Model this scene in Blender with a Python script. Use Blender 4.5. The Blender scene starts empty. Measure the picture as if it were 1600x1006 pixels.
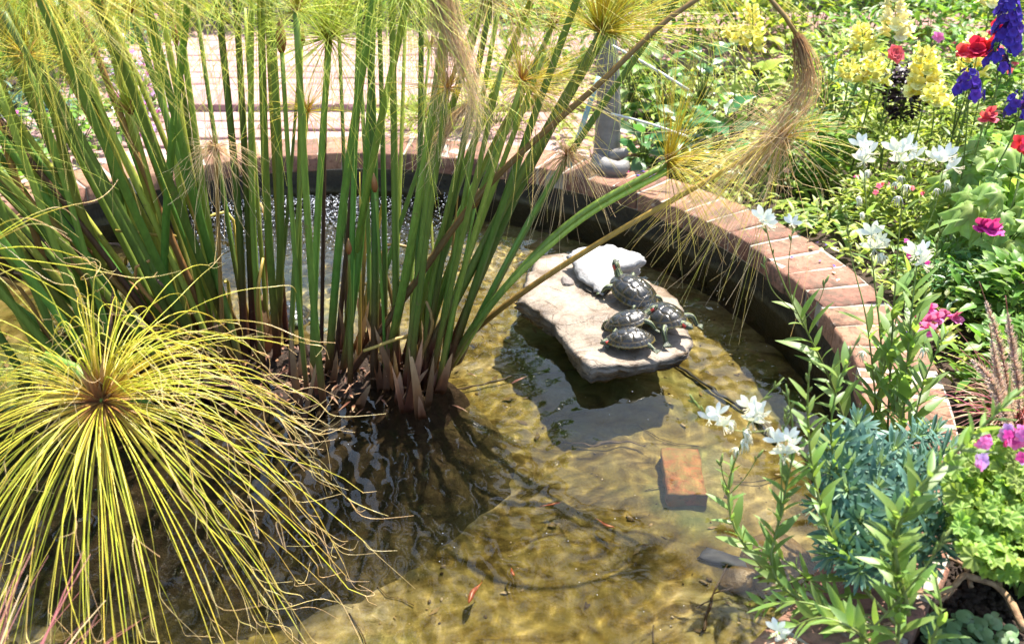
import bpy, math, random
import numpy as np
from mathutils import Matrix, Vector
rnd = random.Random(7)
rng = np.random.default_rng(7)
S = bpy.context.scene
COL = S.collection
# ------------------------------------------------------------------ camera, sky, sun, exposure
PITCH = math.atan(883 / 1600)
CAMZ = 1.68
cam = bpy.data.objects.new('camera', bpy.data.cameras.new('camera'))
COL.objects.link(cam)
cam.location = (0, 0, CAMZ)
cam.rotation_euler = (math.pi / 2 - PITCH, 0, 0)
cam.data.sensor_width = 36
cam.data.lens = 36
cam.data.clip_start = 0.05
cam.data.clip_end = 400
cam.data.dof.use_dof = True
cam.data.dof.focus_distance = 2.8
cam.data.dof.aperture_fstop = 4.4
S.camera = cam
SUN_EL, SUN_AZ = math.radians(63), math.radians(38)      # azimuth measured from +Y towards +X
W = bpy.data.worlds.new('World'); S.world = W; W.use_nodes = True
wn = W.node_tree
sky = wn.nodes.new('ShaderNodeTexSky'); sky.sky_type = 'NISHITA'; sky.sun_disc = False
sky.sun_elevation = SUN_EL; sky.sun_rotation = SUN_AZ
sky.dust_density = 1.5
wn.nodes['Background'].inputs[1].default_value = 0.15
wn.links.new(sky.outputs[0], wn.nodes['Background'].inputs[0])
sl = bpy.data.lights.new('sun', 'SUN'); sl.energy = 5.0; sl.angle = math.radians(0.53); sl.color = (1, .955, .88)
so = bpy.data.objects.new('sun', sl); COL.objects.link(so)
SUND = Vector((math.cos(SUN_EL) * math.sin(SUN_AZ), math.cos(SUN_EL) * math.cos(SUN_AZ), math.sin(SUN_EL)))
so.rotation_euler = SUND.to_track_quat('Z', 'Y').to_euler()
so.location = (4, 5, 9)
sl.cycles.is_caustics_light = True
S.view_settings.view_transform = 'Standard'; S.view_settings.look = 'None'
S.view_settings.gamma = 1; S.view_settings.use_curve_mapping = False
S.view_settings.exposure = 1.78
S.cycles.max_bounces = 10; S.cycles.diffuse_bounces = 4; S.cycles.glossy_bounces = 4
S.cycles.transmission_bounces = 8; S.cycles.transparent_max_bounces = 8
S.cycles.caustics_refractive = True; S.cycles.caustics_reflective = False
S.cycles.use_denoising = True
S.cycles.sample_clamp_indirect = 6

# ------------------------------------------------------------------ pixel helpers (photo pixels -> world points)
SP, CP = math.sin(PITCH), math.cos(PITCH)
def ray(px, py):
    u, v = (px - 800) / 1600, (py - 503) / 1600
    return Vector((u, CP - v * SP, -SP - v * CP))
def at(px, py, z=0.0):                       # on the horizontal plane z
    d = ray(px, py); t = (z - CAMZ) / d.z
    return Vector((d.x * t, d.y * t, z))
def aty(px, py, y):                          # on the vertical plane at depth y
    d = ray(px, py); t = y / d.y
    return Vector((d.x * t, y, CAMZ + d.z * t))

# ------------------------------------------------------------------ mesh builder
def nrm(a):
    return a / np.maximum(np.linalg.norm(a, axis=-1, keepdims=True), 1e-9)
class MB:
    def __init__(s): s.V = []; s.F = []; s.T = []; s.R = []; s.M = []; s.C = []; s.n = 0
    def add(s, V, F, t=0.0, r=0.0, m=0, col=None):
        V = np.asarray(V, float).reshape(-1, 3); n = len(V)
        if not isinstance(F, list): F = [F]
        s.V.append(V)
        s.T.append(np.broadcast_to(np.asarray(t, float), (n,)).copy())
        s.R.append(np.broadcast_to(np.asarray(r, float), (n,)).copy())
        s.C.append(np.broadcast_to(np.asarray((1, 1, 1) if col is None else col, float), (n, 3)).copy())
        for f in F:
            f = np.asarray(f, int)
            if f.size: s.F.append(f + s.n); s.M.append(m)
        s.n += n
        return s
    def tubes(s, P, R, ns=5, r=0.0, m=0, t0=0.0, t1=1.0, tri=0.0, caps=True):
        P = np.asarray(P, float)
        if P.ndim == 2: P = P[None]
        n, k, _ = P.shape
        R = np.broadcast_to(np.asarray(R, float), (n, k))
        T = nrm(np.gradient(P, axis=1))
        mt = T.mean(1)
        ref = np.where(np.abs(mt[:, 2:3]) < .8, np.array([[0, 0, 1.]]), np.array([[1., 0, 0]]))[:, None, :]
        U = nrm(ref - (ref * T).sum(-1, keepdims=True) * T)
        Wv = np.cross(T, U)
        a = np.arange(ns) / ns * 2 * math.pi
        rad = 1 + tri * np.cos(3 * a)
        ca, sa = np.cos(a) * rad, np.sin(a) * rad
        V = P[:, :, None] + R[:, :, None, None] * (U[:, :, None] * ca[None, None, :, None] + Wv[:, :, None] * sa[None, None, :, None])
        base = (np.arange(n) * k * ns)[:, None, None]
        i = np.arange(k - 1)[None, :, None] * ns; j = np.arange(ns)[None, None, :]; j2 = (j + 1) % ns
        F = np.stack([base + i + j, base + i + j2, base + i + ns + j2, base + i + ns + j], -1).reshape(-1, 4)
        fs = [F]
        if caps and ns > 3:
            fs.append((np.arange(n) * k * ns)[:, None] + (k - 1) * ns + np.arange(ns)[None])
            fs.append((np.arange(n) * k * ns)[:, None] + np.arange(ns)[None, ::-1])
        t = np.broadcast_to(np.linspace(t0, t1, k)[None, :, None], (n, k, ns)).reshape(-1)
        rr = np.broadcast_to(np.asarray(r, float).reshape(-1, 1, 1) if np.ndim(r) else r, (n, k, ns)).reshape(-1)
        return s.add(V.reshape(-1, 3), fs, t, rr, m)
    def inst(s, leaf, mats, r=None, m=0):
        V0, F0, t0 = leaf
        for i, M in enumerate(mats):
            A = np.array(M)
            s.add(V0 @ A[:3, :3].T + A[:3, 3], F0, t0, rnd.random() if r is None else r, m)
        return s
    def mesh(s, name, mats, smooth=True):
        me = bpy.data.meshes.new(name)
        if not s.V: return me
        V = np.concatenate(s.V)
        loops = np.concatenate([f.reshape(-1) for f in s.F]); tot = np.concatenate([np.full(len(f), f.shape[1]) for f in s.F])
        mi = np.concatenate([np.full(len(f), m) for f, m in zip(s.F, s.M)])
        me.vertices.add(len(V)); me.vertices.foreach_set('co', V.astype(np.float32).ravel())
        me.loops.add(len(loops)); me.loops.foreach_set('vertex_index', loops.astype(np.int32))
        me.polygons.add(len(tot))
        me.polygons.foreach_set('loop_start', (np.cumsum(tot) - tot).astype(np.int32))
        me.polygons.foreach_set('loop_total', tot.astype(np.int32))
        me.polygons.foreach_set('material_index', mi.astype(np.int32))
        me.polygons.foreach_set('use_smooth', np.full(len(tot), smooth))
        for nm, a in (('t', s.T), ('r', s.R)):
            at_ = me.attributes.new(nm, 'FLOAT', 'POINT'); at_.data.foreach_set('value', np.concatenate(a).astype(np.float32))
        c = np.concatenate(s.C)
        if c.min() < 1:
            ca = me.attributes.new('pigment', 'FLOAT_COLOR', 'POINT')
            ca.data.foreach_set('color', np.concatenate([c, np.ones((len(c), 1))], 1).astype(np.float32).ravel())
        me.update(calc_edges=True); me.validate()
        for m_ in (mats if isinstance(mats, (list, tuple)) else [mats]): me.materials.append(m_)
        return me
WM = {}                                       # world matrices of what has been placed
def link(name, data, parent=None, mw=None):
    o = bpy.data.objects.new(name, data); COL.objects.link(o)
    mw = Matrix.Identity(4) if mw is None else mw
    if parent is not None:
        o.parent = parent; o.matrix_basis = WM[parent].inverted() @ mw
    else: o.matrix_basis = mw
    WM[o] = mw
    return o
def tag(o, label=None, cat=None, group=None, kind=None):
    if label: o['label'] = label
    if cat: o['category'] = cat
    if group: o['group'] = group
    if kind: o['kind'] = kind
    return o
def thing(name, label, cat, loc=(0, 0, 0), group=None):
    return tag(link(name, None, None, Matrix.Translation(Vector(loc))), label, cat, group)
def frame(pos, d, up=(0, 0, 1), s=1.0, roll=0.0):        # x axis along d, z axis near up
    d = Vector(d).normalized(); up = Vector(up)
    y = up.cross(d)
    if y.length < 1e-4: y = Vector((0, 1, 0)).cross(d)
    y.normalize(); z = d.cross(y)
    M = Matrix((d, y, z)).transposed().to_4x4()
    if roll: M = M @ Matrix.Rotation(roll, 4, 'X')
    sc = s if isinstance(s, (tuple, list)) else (s, s, s)
    return Matrix.Translation(Vector(pos)) @ M @ Matrix.Diagonal((*sc, 1))
def spline(pts, k):                          # smooth curve through points, k samples
    P = np.array([tuple(p) for p in pts], float); n = len(P)
    if n == 2: return P[0] + (P[1] - P[0]) * np.linspace(0, 1, k)[:, None]
    d = np.r_[0, np.cumsum(np.linalg.norm(np.diff(P, axis=0), axis=1))]
    m = np.gradient(P, d, axis=0)
    x = np.linspace(0, d[-1], k); i = np.clip(np.searchsorted(d, x, 'right') - 1, 0, n - 2)
    h = (d[i + 1] - d[i])[:, None]; u = ((x - d[i])[:, None]) / h
    return ((2*u**3 - 3*u**2 + 1) * P[i] + (u**3 - 2*u**2 + u) * h * m[i] + (-2*u**3 + 3*u**2) * P[i+1] + (u**3 - u**2) * h * m[i+1])

# ------------------------------------------------------------------ material helpers
class NT:
    def __init__(s, name):
        s.m = bpy.data.materials.new(name); s.m.use_nodes = True
        s.t = s.m.node_tree; s.t.nodes.clear()
        s.out = s.n('ShaderNodeOutputMaterial')
    def n(s, typ, ins=None, **kw):
        nd = s.t.nodes.new(typ)
        for k, v in kw.items(): setattr(nd, k, v)
        for k, v in (ins or {}).items(): s.set(nd.inputs[k], v)
        return nd
    def set(s, sock, v):
        if hasattr(v, 'is_output') or isinstance(v, bpy.types.NodeSocket): s.t.links.new(v, sock)
        else:
            if sock.type == 'RGBA' and len(v) == 3: v = (*v, 1)
            sock.default_value = v
    def attr(s, name, fac=True):
        a = s.n('ShaderNodeAttribute', attribute_name=name); return a.outputs['Fac' if fac else 'Color']
    def math(s, op, a, b=0.0, c=None):
        nd = s.n('ShaderNodeMath', operation=op); s.set(nd.inputs[0], a); s.set(nd.inputs[1], b)
        if c is not None: s.set(nd.inputs[2], c)
        return nd.outputs[0]
    def mix(s, f, a, b, blend='MIX'):
        nd = s.n('ShaderNodeMix', data_type='RGBA', blend_type=blend)
        s.set(nd.inputs[0], f); s.set(nd.inputs[6], a); s.set(nd.inputs[7], b); return nd.outputs[2]
    def ramp(s, f, stops, interp='LINEAR'):
        nd = s.n('ShaderNodeValToRGB'); cr = nd.color_ramp; cr.interpolation = interp
        while len(cr.elements) < len(stops): cr.elements.new(.5)
        for e, (p, c) in zip(cr.elements, stops):
            e.position = p; e.color = (*c, 1) if len(c) == 3 else c
        s.set(nd.inputs[0], f); return nd.outputs[0]
    def noise(s, scale, detail=3, rough=.5, vec=None, dist=0.0):
        nd = s.n('ShaderNodeTexNoise', {'Scale': scale, 'Detail': detail, 'Roughness': rough, 'Distortion': dist})
        s.set(nd.inputs['Vector'], vec if vec is not None else s.obj()); return nd.outputs[0]
    def obj(s): return s.n('ShaderNodeTexCoord').outputs['Object']
    def geo(s): return s.n('ShaderNodeNewGeometry').outputs['Position']
    def mapv(s, vec, scale):
        nd = s.n('ShaderNodeMapping'); s.set(nd.inputs[0], vec); nd.inputs['Scale'].default_value = scale; return nd.outputs[0]
    def orand(s): return s.n('ShaderNodeObjectInfo').outputs['Random']
    def bump(s, h, strength, dist=.01):
        return s.n('ShaderNodeBump', {'Height': h, 'Strength': strength, 'Distance': dist}).outputs[0]
    def hsv(s, c, h=.5, sat=1.0, v=1.0):
        return s.n('ShaderNodeHueSaturation', {'Color': c, 'Hue': h, 'Saturation': sat, 'Value': v}).outputs[0]
    def surf(s, color, rough=.6, spec=.4, normal=None, transl=0.0, tcol=None, coat=0.0):
        p = s.n('ShaderNodeBsdfPrincipled', {'Base Color': color, 'Roughness': rough, 'Specular IOR Level': spec, 'Coat Weight': coat})
        if normal is not None: s.set(p.inputs['Normal'], normal)
        o = p.outputs[0]
        if transl > 0:
            tr = s.n('ShaderNodeBsdfTranslucent', {'Color': tcol if tcol is not None else color})
            mx = s.n('ShaderNodeMixShader', {0: transl}); s.t.links.new(o, mx.inputs[1]); s.t.links.new(tr.outputs[0], mx.inputs[2]); o = mx.outputs[0]
        s.t.links.new(o, s.out.inputs[0]); return s.m
def vary(n, col, hue=.025, val=.35, src=None):
    q = n.math('FRACT', n.math('ADD', n.orand(), n.attr('r'))) if src is None else src
    q2 = n.math('FRACT', n.math('MULTIPLY', q, 7.31))
    return n.hsv(col, n.math('MULTIPLY_ADD', q2, 2 * hue, .5 - hue), 1.0, n.math('MULTIPLY_ADD', q, 2 * val, 1 - val))
def plant(name, stops, transl=.35, rough=.45, spec=.4, hue=.02, val=.3, tmul=1.5, nscale=60, namp=.25):
    n = NT(name)
    c = n.ramp(n.attr('t'), stops) if len(stops) > 1 else n.n('ShaderNodeRGB').outputs[0]
    if len(stops) == 1: c.default_value = (*stops[0][1], 1)
    c = vary(n, c, hue, val)
    nz = n.noise(nscale, 2)
    c = n.hsv(c, .5, 1.0, n.math('MULTIPLY_ADD', nz, 2 * namp, 1 - namp))
    tc = n.mix(1.0, c, (tmul, tmul, tmul * .6), 'MULTIPLY') if transl else None
    return n.surf(c, rough, spec, None, transl, tc)
# ================================================================== THE SETTING
PC = Vector((-0.635, 2.62, 0)); PR = 1.61           # pond centre and inner radius of the brick rim
RIM, SOIL, FLOOR = 0.18, 0.13, -0.27

# --- materials of the setting
def brick_mat(name, lo, hi, mid, spots=.5, algae=0.0, grime=0.0, tan=(.30, .19, .115)):
    n = NT(name)
    c = n.ramp(n.orand(), [(0, lo), (.45, mid), (1, hi)])
    g = n.geo()
    c = n.mix(n.math('MULTIPLY', n.noise(9, 4, .6, g), .5), c, tan)
    sp = n.ramp(n.noise(55, 3, .6, g), [(.33, (.45, .4, .38)), (.5, (1, 1, 1))])
    c = n.mix(spots, c, sp, 'MULTIPLY')
    if grime:
        lime = n.ramp(n.noise(21, 5, .72, g), [(.60, (0, 0, 0)), (.72, (1, 1, 1))]); c = n.mix(n.math('MULTIPLY', lime, .6 * grime), c, (.46, .40, .32))
        dirt = n.ramp(n.noise(12, 6, .7, g, .6), [(.40, (1, 1, 1)), (.52, (0, 0, 0))]); c = n.mix(n.math('MULTIPLY', dirt, .75 * grime), c, (.085, .06, .04))
        moss = n.ramp(n.noise(7, 5, .7, g, .8), [(.66, (0, 0, 0)), (.74, (1, 1, 1))]); c = n.mix(n.math('MULTIPLY', moss, .5 * grime), c, (.07, .075, .03))
    if algae: c = n.mix(n.math('MULTIPLY', n.ramp(n.noise(26, 5, .7, g, .8), [(.40, (0, 0, 0)), (.60, (1, 1, 1))]), algae), c, (.20, .15, .055))
    fine = n.noise(220, 4, .7, g)
    c = n.mix(.25, c, n.ramp(fine, [(.3, (.6, .6, .6)), (.7, (1.3, 1.3, 1.3))]), 'MULTIPLY')
    return n.surf(c, .85, .25, n.bump(n.math('ADD', n.math('MULTIPLY', fine, .5), n.noise(40, 3, .6, g)), .45, .006))
M_BRICK = brick_mat('rim_brick', (.15, .055, .042), (.30, .15, .09), (.23, .10, .068), .7, 0, 1.0)
M_PAVE = brick_mat('paving_brick', (.29, .155, .14), (.37, .23, .215), (.33, .19, .175), .15, 0, .15, (.33, .20, .185))
n = NT('pale_mortar'); c = n.ramp(n.noise(30, 5, .7, n.geo()), [(.25, (.18, .155, .115)), (.7, (.40, .36, .30))])
M_MORTAR = n.surf(c, .9, .2, n.bump(n.noise(160, 4, .7, n.geo()), .5, .004))
n = NT('damp_soil'); g = n.geo()
c = n.ramp(n.noise(14, 6, .7, g), [(.3, (.018, .011, .007)), (.6, (.05, .03, .018)), (.8, (.11, .07, .045))])
M_SOIL = n.surf(c, .85, .3, n.bump(n.noise(45, 6, .75, g), .9, .02))
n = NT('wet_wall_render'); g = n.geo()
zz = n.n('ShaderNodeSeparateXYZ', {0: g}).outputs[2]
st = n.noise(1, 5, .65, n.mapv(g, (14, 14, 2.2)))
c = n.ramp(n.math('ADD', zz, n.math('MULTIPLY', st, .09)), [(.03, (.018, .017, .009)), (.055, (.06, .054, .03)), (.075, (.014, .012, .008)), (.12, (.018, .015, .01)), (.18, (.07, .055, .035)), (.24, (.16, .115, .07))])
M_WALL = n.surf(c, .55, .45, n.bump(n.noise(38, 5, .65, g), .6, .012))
n = NT('algae_floor'); g = n.geo()
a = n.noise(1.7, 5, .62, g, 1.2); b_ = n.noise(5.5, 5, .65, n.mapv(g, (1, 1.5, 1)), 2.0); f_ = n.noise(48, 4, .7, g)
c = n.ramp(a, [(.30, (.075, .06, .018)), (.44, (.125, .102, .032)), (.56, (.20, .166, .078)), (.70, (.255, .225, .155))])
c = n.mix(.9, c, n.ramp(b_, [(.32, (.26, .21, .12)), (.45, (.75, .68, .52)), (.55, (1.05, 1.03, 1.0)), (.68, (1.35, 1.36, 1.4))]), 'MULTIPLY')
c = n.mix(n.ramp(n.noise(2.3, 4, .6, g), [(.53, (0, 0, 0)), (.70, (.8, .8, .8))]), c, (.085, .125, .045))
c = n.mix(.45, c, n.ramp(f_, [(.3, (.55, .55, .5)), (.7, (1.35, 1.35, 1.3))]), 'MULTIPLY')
M_FLOOR = n.surf(c, .9, .1, n.bump(f_, .5, .01))
n = NT('clear_pond_water')
gl = n.n('ShaderNodeBsdfGlass', {'Color': (.97, .93, .80, 1), 'Roughness': 0.0, 'IOR': 1.333})
n.t.links.new(gl.outputs[0], n.out.inputs[0]); M_WATER = n.m

M_PMORT = NT('pink_mortar'); M_PMORT = M_PMORT.surf(M_PMORT.ramp(M_PMORT.noise(30, 5, .7, M_PMORT.geo()), [(.25, (.27, .165, .15)), (.7, (.37, .25, .225))]), .9, .2)
# --- ground: one sheet out to the horizon, open where the pond is
mb = MB(); na = 96; rad = [PR + .06, PR + .3, PR + .9, 3.6, 6, 12, 30, 120]
A = np.arange(na) / na * 2 * math.pi
V = np.concatenate([np.c_[PC.x + r_ * np.cos(A), PC.y + r_ * np.sin(A), np.full(na, SOIL)] for r_ in rad])
mb.add(V, np.array([[i * na + j, (i + 1) * na + j, (i + 1) * na + (j + 1) % na, i * na + (j + 1) % na][::-1] for i in range(len(rad) - 1) for j in range(na)]))
tag(link('ground', mb.mesh('ground', M_SOIL)), kind='structure')

# --- pond floor and water
def disc(r_, nr, na, z):
    rr = np.linspace(0, r_, nr + 1)[1:]; a = np.arange(na) / na * 2 * math.pi
    V = np.concatenate([[[0, 0, z]], np.stack([np.outer(rr, np.cos(a)), np.outer(rr, np.sin(a)), np.full((nr, na), z)], -1).reshape(-1, 3)])
    T = np.array([[0, 1 + j, 1 + (j + 1) % na] for j in range(na)])
    Q = np.array([[1 + i * na + j, 1 + (i + 1) * na + j, 1 + (i + 1) * na + (j + 1) % na, 1 + i * na + (j + 1) % na] for i in range(nr - 1) for j in range(na)])
    return V, [T, Q]
V, F = disc(PR + .05, 24, 72, 0); V[:, 2] = FLOOR + rng.normal(0, .004, len(V))
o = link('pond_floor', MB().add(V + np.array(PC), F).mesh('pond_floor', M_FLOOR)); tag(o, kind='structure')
o.cycles.is_caustics_receiver = True
NG = 300
xs = np.linspace(-1, 1, NG)
gx, gy = np.meshgrid(xs, xs)
# square -> disc map keeps the cells even
wx = gx * np.sqrt(np.maximum(1 - gy**2 / 2, 0)) * (PR + .008); wy = gy * np.sqrt(np.maximum(1 - gx**2 / 2, 0)) * (PR + .008)
WX, WY = wx + PC.x, wy + PC.y
FOUNT = at(480, 335)
def waves(x, y):
    r_ = np.random.default_rng(3); z = np.zeros_like(x)
    for lam, amp, cnt in ((.42, .0008, 5), (.21, .00038, 8), (.11, .00022, 12), (.055, .00017, 14)):
        for _ in range(cnt):
            a = r_.uniform(0, 2 * math.pi); l = lam * r_.uniform(.75, 1.3); ph = r_.uniform(0, 6.28)
            kx, ky = math.cos(a) / l * 6.283, math.sin(a) / l * 6.283
            wob = .8 * np.sin(x * 2.1 + ph) + .8 * np.sin(y * 2.7 + 2 * ph)
            z += amp * np.sin(kx * x + ky * y + ph + wob) * (2.2 / cnt**.5)
    d = np.hypot(x - FOUNT.x, y - FOUNT.y)
    z += .0016 * np.sin(d * 62) * np.exp(-d * 1.5) * (d > .02)
    ch = np.exp(-((x - FOUNT.x) / .55)**2 - ((y - FOUNT.y) / .28)**2)
    for _ in range(26):
        a = r_.uniform(0, 6.28); l = r_.uniform(.022, .06); ph = r_.uniform(0, 6.28)
        z += ch * .0016 * np.sin(math.cos(a) / l * 6.28 * x + math.sin(a) / l * 6.28 * y + ph)
    return z
WZ = waves(WX, WY)
idx = np.arange(NG * NG).reshape(NG, NG)
Q = np.stack([idx[:-1, :-1], idx[:-1, 1:], idx[1:, 1:], idx[1:, :-1]], -1).reshape(-1, 4)
o = link('water', MB().add(np.stack([WX, WY, WZ], -1).reshape(-1, 3), Q).mesh('water', M_WATER)); tag(o, kind='structure')
o.cycles.is_caustics_caster = True

# --- pond wall: render below, brick rim laid as headers on top
def arc_ring(r0, r1, z0, z1, na=144):               # a solid ring, no top/bottom faces shared with others
    a = np.arange(na) / na * 2 * math.pi
    prof = [(r0, z0), (r0, z1), (r1, z1), (r1, z0)]
    V = np.concatenate([np.c_[PC.x + r_ * np.cos(a), PC.y + r_ * np.sin(a), np.full(na, z)] for r_, z in prof])
    Q = np.array([[i * na + j, i * na + (j + 1) % na, ((i + 1) % 4) * na + (j + 1) % na, ((i + 1) % 4) * na + j] for i in range(4) for j in range(na)])
    return V, Q
wall = thing('pond_wall', 'round sunken pond wall with a rim of orange red bricks laid side by side', 'pond wall', (PC.x, PC.y, 0))
V, Q = arc_ring(PR + .012, PR + .20, FLOOR - .05, RIM - .078)
o = link('inner_face', MB().add(V, Q[:, ::-1]).mesh('inner_face', M_WALL, False), wall, Matrix.Identity(4)); o.cycles.is_caustics_receiver = True
V, Q = arc_ring(PR + .005, PR + .222, RIM - .077, RIM - .006)
link('mortar_bed', MB().add(V, Q[:, ::-1]).mesh('mortar_bed', M_MORTAR, False), wall, Matrix.Identity(4))
def brick_mesh(l, w, h, seed, bev=.006, taper=0.0):  # rough-edged box: x = length, y = width; top at z = 0
    r_ = np.random.default_rng(seed)
    xs = np.array([-l/2, -l/2 + bev, -l/6, l/6, l/2 - bev, l/2]); ys = np.array([-w/2, -w/2 + bev, 0, w/2 - bev, w/2])
    nx, ny = len(xs), len(ys); V = []; F = []
    for i, x in enumerate(xs):
        for j, y in enumerate(ys):
            e = i in (0, nx - 1) or j in (0, ny - 1)
            V.append((x + (r_.normal(0, .0020)), y * (1 + taper * x / l) + r_.normal(0, .0018), (-bev * r_.uniform(.6, 1.9) if e else 0) + r_.normal(0, .0012)))
    for i in range(nx - 1):
        for j in range(ny - 1): F.append((i*ny + j, (i+1)*ny + j, (i+1)*ny + j + 1, i*ny + j + 1))
    ring = [i * ny for i in range(nx)] + [(nx-1)*ny + j for j in range(1, ny)] + [i*ny + ny-1 for i in range(nx-2, -1, -1)] + [j for j in range(ny-2, 0, -1)]
    b0 = len(V)
    for k in ring: V.append((V[k][0], V[k][1], -h))
    for a in range(len(ring)):
        b = (a + 1) % len(ring); F.append((ring[b], ring[a], b0 + a, b0 + b))
    return MB().add(V, np.array(F))
NB = 84; pit = 2 * math.pi / NB
rim_meshes = [brick_mesh(.222, PR * pit - .009 + .004, .074, i, .006, .05).mesh('rim_brick', M_BRICK) for i in range(8)]
for i in range(NB):
    a = i * pit + .01
    r_ = PR + .111 + rnd.gauss(0, .003)
    Mw = Matrix.Translation((PC.x + r_ * math.cos(a), PC.y + r_ * math.sin(a), RIM + rnd.gauss(0, .0022))) @ Matrix.Rotation(a + rnd.gauss(0, .006), 4, 'Z') @ Matrix.Rotation(rnd.gauss(0, .008), 4, 'Y')
    link('brick', rim_meshes[i % 8], wall, Mw)

# --- brick paving behind the pond: a lower apron and, one step up, a wide terrace
def pave_rows(parent, x0, x1, y0, y1, z, clip=None, joined=None, gap=.008):
    L, Wd = .226, .110; row = 0; y = y0
    while y + Wd <= y1 + 1e-6:
        x = x0 + (-L / 2 if row % 2 else 0)
        while x < x1:
            cx, cy = x + L / 2, y + Wd / 2
            if clip is None or clip(cx, cy):
                Mw = Matrix.Translation((cx, cy, z + rnd.gauss(0, .0018))) @ Matrix.Rotation(rnd.gauss(0, .006), 4, 'Z') @ Matrix.Rotation(rnd.gauss(0, .005), 4, 'X')
                if joined is None: link('brick', rnd.choice(pave_meshes), parent, Mw)
                else: joined.append(Mw)
            x += L + gap
        y += Wd + gap; row += 1
pave_meshes = [brick_mesh(.226, .110, .05, 40 + i, .0032).mesh('paving_brick', M_PAVE) for i in range(6)]
def slab(x0, x1, y0, y1, z0, z1, mat_, name, parent):
    V = [(x, y, z) for z in (z0, z1) for x, y in ((x0, y0), (x1, y0), (x1, y1), (x0, y1))]
    F = np.array([(0, 3, 2, 1), (4, 5, 6, 7), (0, 1, 5, 4), (1, 2, 6, 5), (2, 3, 7, 6), (3, 0, 4, 7)])
    return link(name, MB().add(V, F).mesh(name, mat_, False), parent, Matrix.Identity(4))
pav = tag(link('pavement', None), kind='structure')
outside = lambda x, y: math.hypot(x - PC.x, y - PC.y) > PR + .35
pave_rows(pav, -2.35, .42, 4.12, 4.86, .168, outside)
TER0, TERZ = 4.90, .190
xx = np.linspace(-2.35, .44, 40); yi = PC.y + np.sqrt((PR + .235)**2 - np.clip(xx - PC.x, -1.8, 1.8)**2)
V = np.concatenate([np.c_[xx, yi, np.full(40, .156)], np.c_[xx, np.full(40, 4.892), np.full(40, .156)]])
link('mortar_bed', MB().add(V, np.array([[i, i + 1, 41 + i, 40 + i] for i in range(39)])).mesh('mortar_bed', M_PMORT, False), pav, Matrix.Identity(4))
slab(-2.36, .46, TER0 + .004, 6.62, .132, TERZ - .004, M_PMORT, 'mortar_bed', pav)
slab(.463, 5.8, 5.74, 6.98, .132, TERZ - .004, M_PMORT, 'mortar_bed', pav)
x = -2.35
while x < .5:                                          # header course along the step
    link('brick', rnd.choice(pave_meshes), pav, Matrix.Translation((x, TER0 + .112, TERZ + .004)) @ Matrix.Rotation(math.pi / 2 + rnd.gauss(0, .006), 4, 'Z'))
    x += .118
pave_rows(pav, -2.35, .45, TER0 + .234, 6.6, TERZ)
J = []
pave_rows(pav, .45, 5.8, 5.75, 6.95, TERZ, None, J)
mbj = MB(); b0 = brick_mesh(.225, .108, .05, 77, .005)
for Mw in J: mbj.inst((b0.V[0], b0.F, 0.0), [Mw])
tag(link('brick_strip', mbj.mesh('brick_strip', M_PAVE), pav, Matrix.Identity(4)), kind='stuff')
# ================================================================== IN THE POND
def vnoise(P, scale, seed=0, octaves=3):       # smooth value noise by summed sines, cheap and repeatable
    r_ = np.random.default_rng(seed); out = np.zeros(len(P)); amp = 1
    for o_ in range(octaves):
        for _ in range(5):
            k = nrm(r_.normal(size=3)) * scale * 2**o_ * r_.uniform(.6, 1.4)
            out += amp * np.sin(P @ k + r_.uniform(0, 6.28)) / 2.2
        amp *= .5
    return out
def rock_mat(name, lo, mid, hi, scale=6, wet=.0):
    n = NT(name); g = n.geo()
    c = n.ramp(n.noise(scale, 6, .68, n.mapv(g, (1, 1, 3.2))), [(.28, lo), (.5, mid), (.72, hi)])
    c = n.mix(.5, c, n.ramp(n.noise(90, 4, .7, g), [(.3, (.6, .58, .55)), (.65, (1.2, 1.2, 1.2))]), 'MULTIPLY')
    b1 = n.math('ADD', n.noise(22, 6, .7, n.mapv(g, (1, 1, 2.5))), n.math('MULTIPLY', n.noise(130, 4, .7, g), .35))
    z = n.n('ShaderNodeSeparateXYZ', {0: g}).outputs[2]          # stone stays wet just above the water line
    wetm = n.ramp(n.math('ADD', z, n.math('MULTIPLY', n.noise(18, 3, .6, g), .03)), [(.03, (1, 1, 1)), (.05, (0, 0, 0))])
    c = n.mix(wetm, c, n.mix(1, c, (.42, .36, .27), 'MULTIPLY'))
    if wet:
        pool = n.ramp(n.noise(7, 4, .6, g), [(.50, (0, 0, 0)), (.58, (1, 1, 1))]); c = n.mix(n.math('MULTIPLY', pool, wet), c, n.mix(1, c, (.50, .40, .28), 'MULTIPLY'))
        wetm = n.math('MAXIMUM', wetm, n.math('MULTIPLY', pool, wet))
        crk = n.n('ShaderNodeTexVoronoi', {'Scale': 7.0, 'Vector': n.mapv(g, (1, 2.4, .2)), 'Randomness': 1.0}, feature='DISTANCE_TO_EDGE').outputs['Distance']
        cm = n.ramp(n.math('ADD', crk, n.math('MULTIPLY_ADD', n.noise(30, 4, .7, g), .08, -.03)), [(.0, (.35, .3, .26)), (.03, (1, 1, 1))]); c = n.mix(.7, c, cm, 'MULTIPLY'); b1 = n.math('ADD', b1, n.math('MULTIPLY', cm, .5))
    return n.surf(c, n.mix(wetm, (.75, .75, .75), (.25, .25, .25)), .4, n.bump(b1, .6, .012))
M_SLAB = rock_mat('sandstone', (.09, .066, .045), (.225, .18, .135), (.32, .265, .21), 6, .8)
M_WHITE = rock_mat('white_quartz', (.10, .09, .08), (.27, .262, .255), (.36, .355, .35), 7)
M_GREYST = rock_mat('grey_stone', (.09, .075, .065), (.18, .15, .13), (.26, .22, .19))
M_DARKST = rock_mat('dark_stone', (.03, .026, .02), (.07, .06, .045), (.12, .10, .07))

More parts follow.
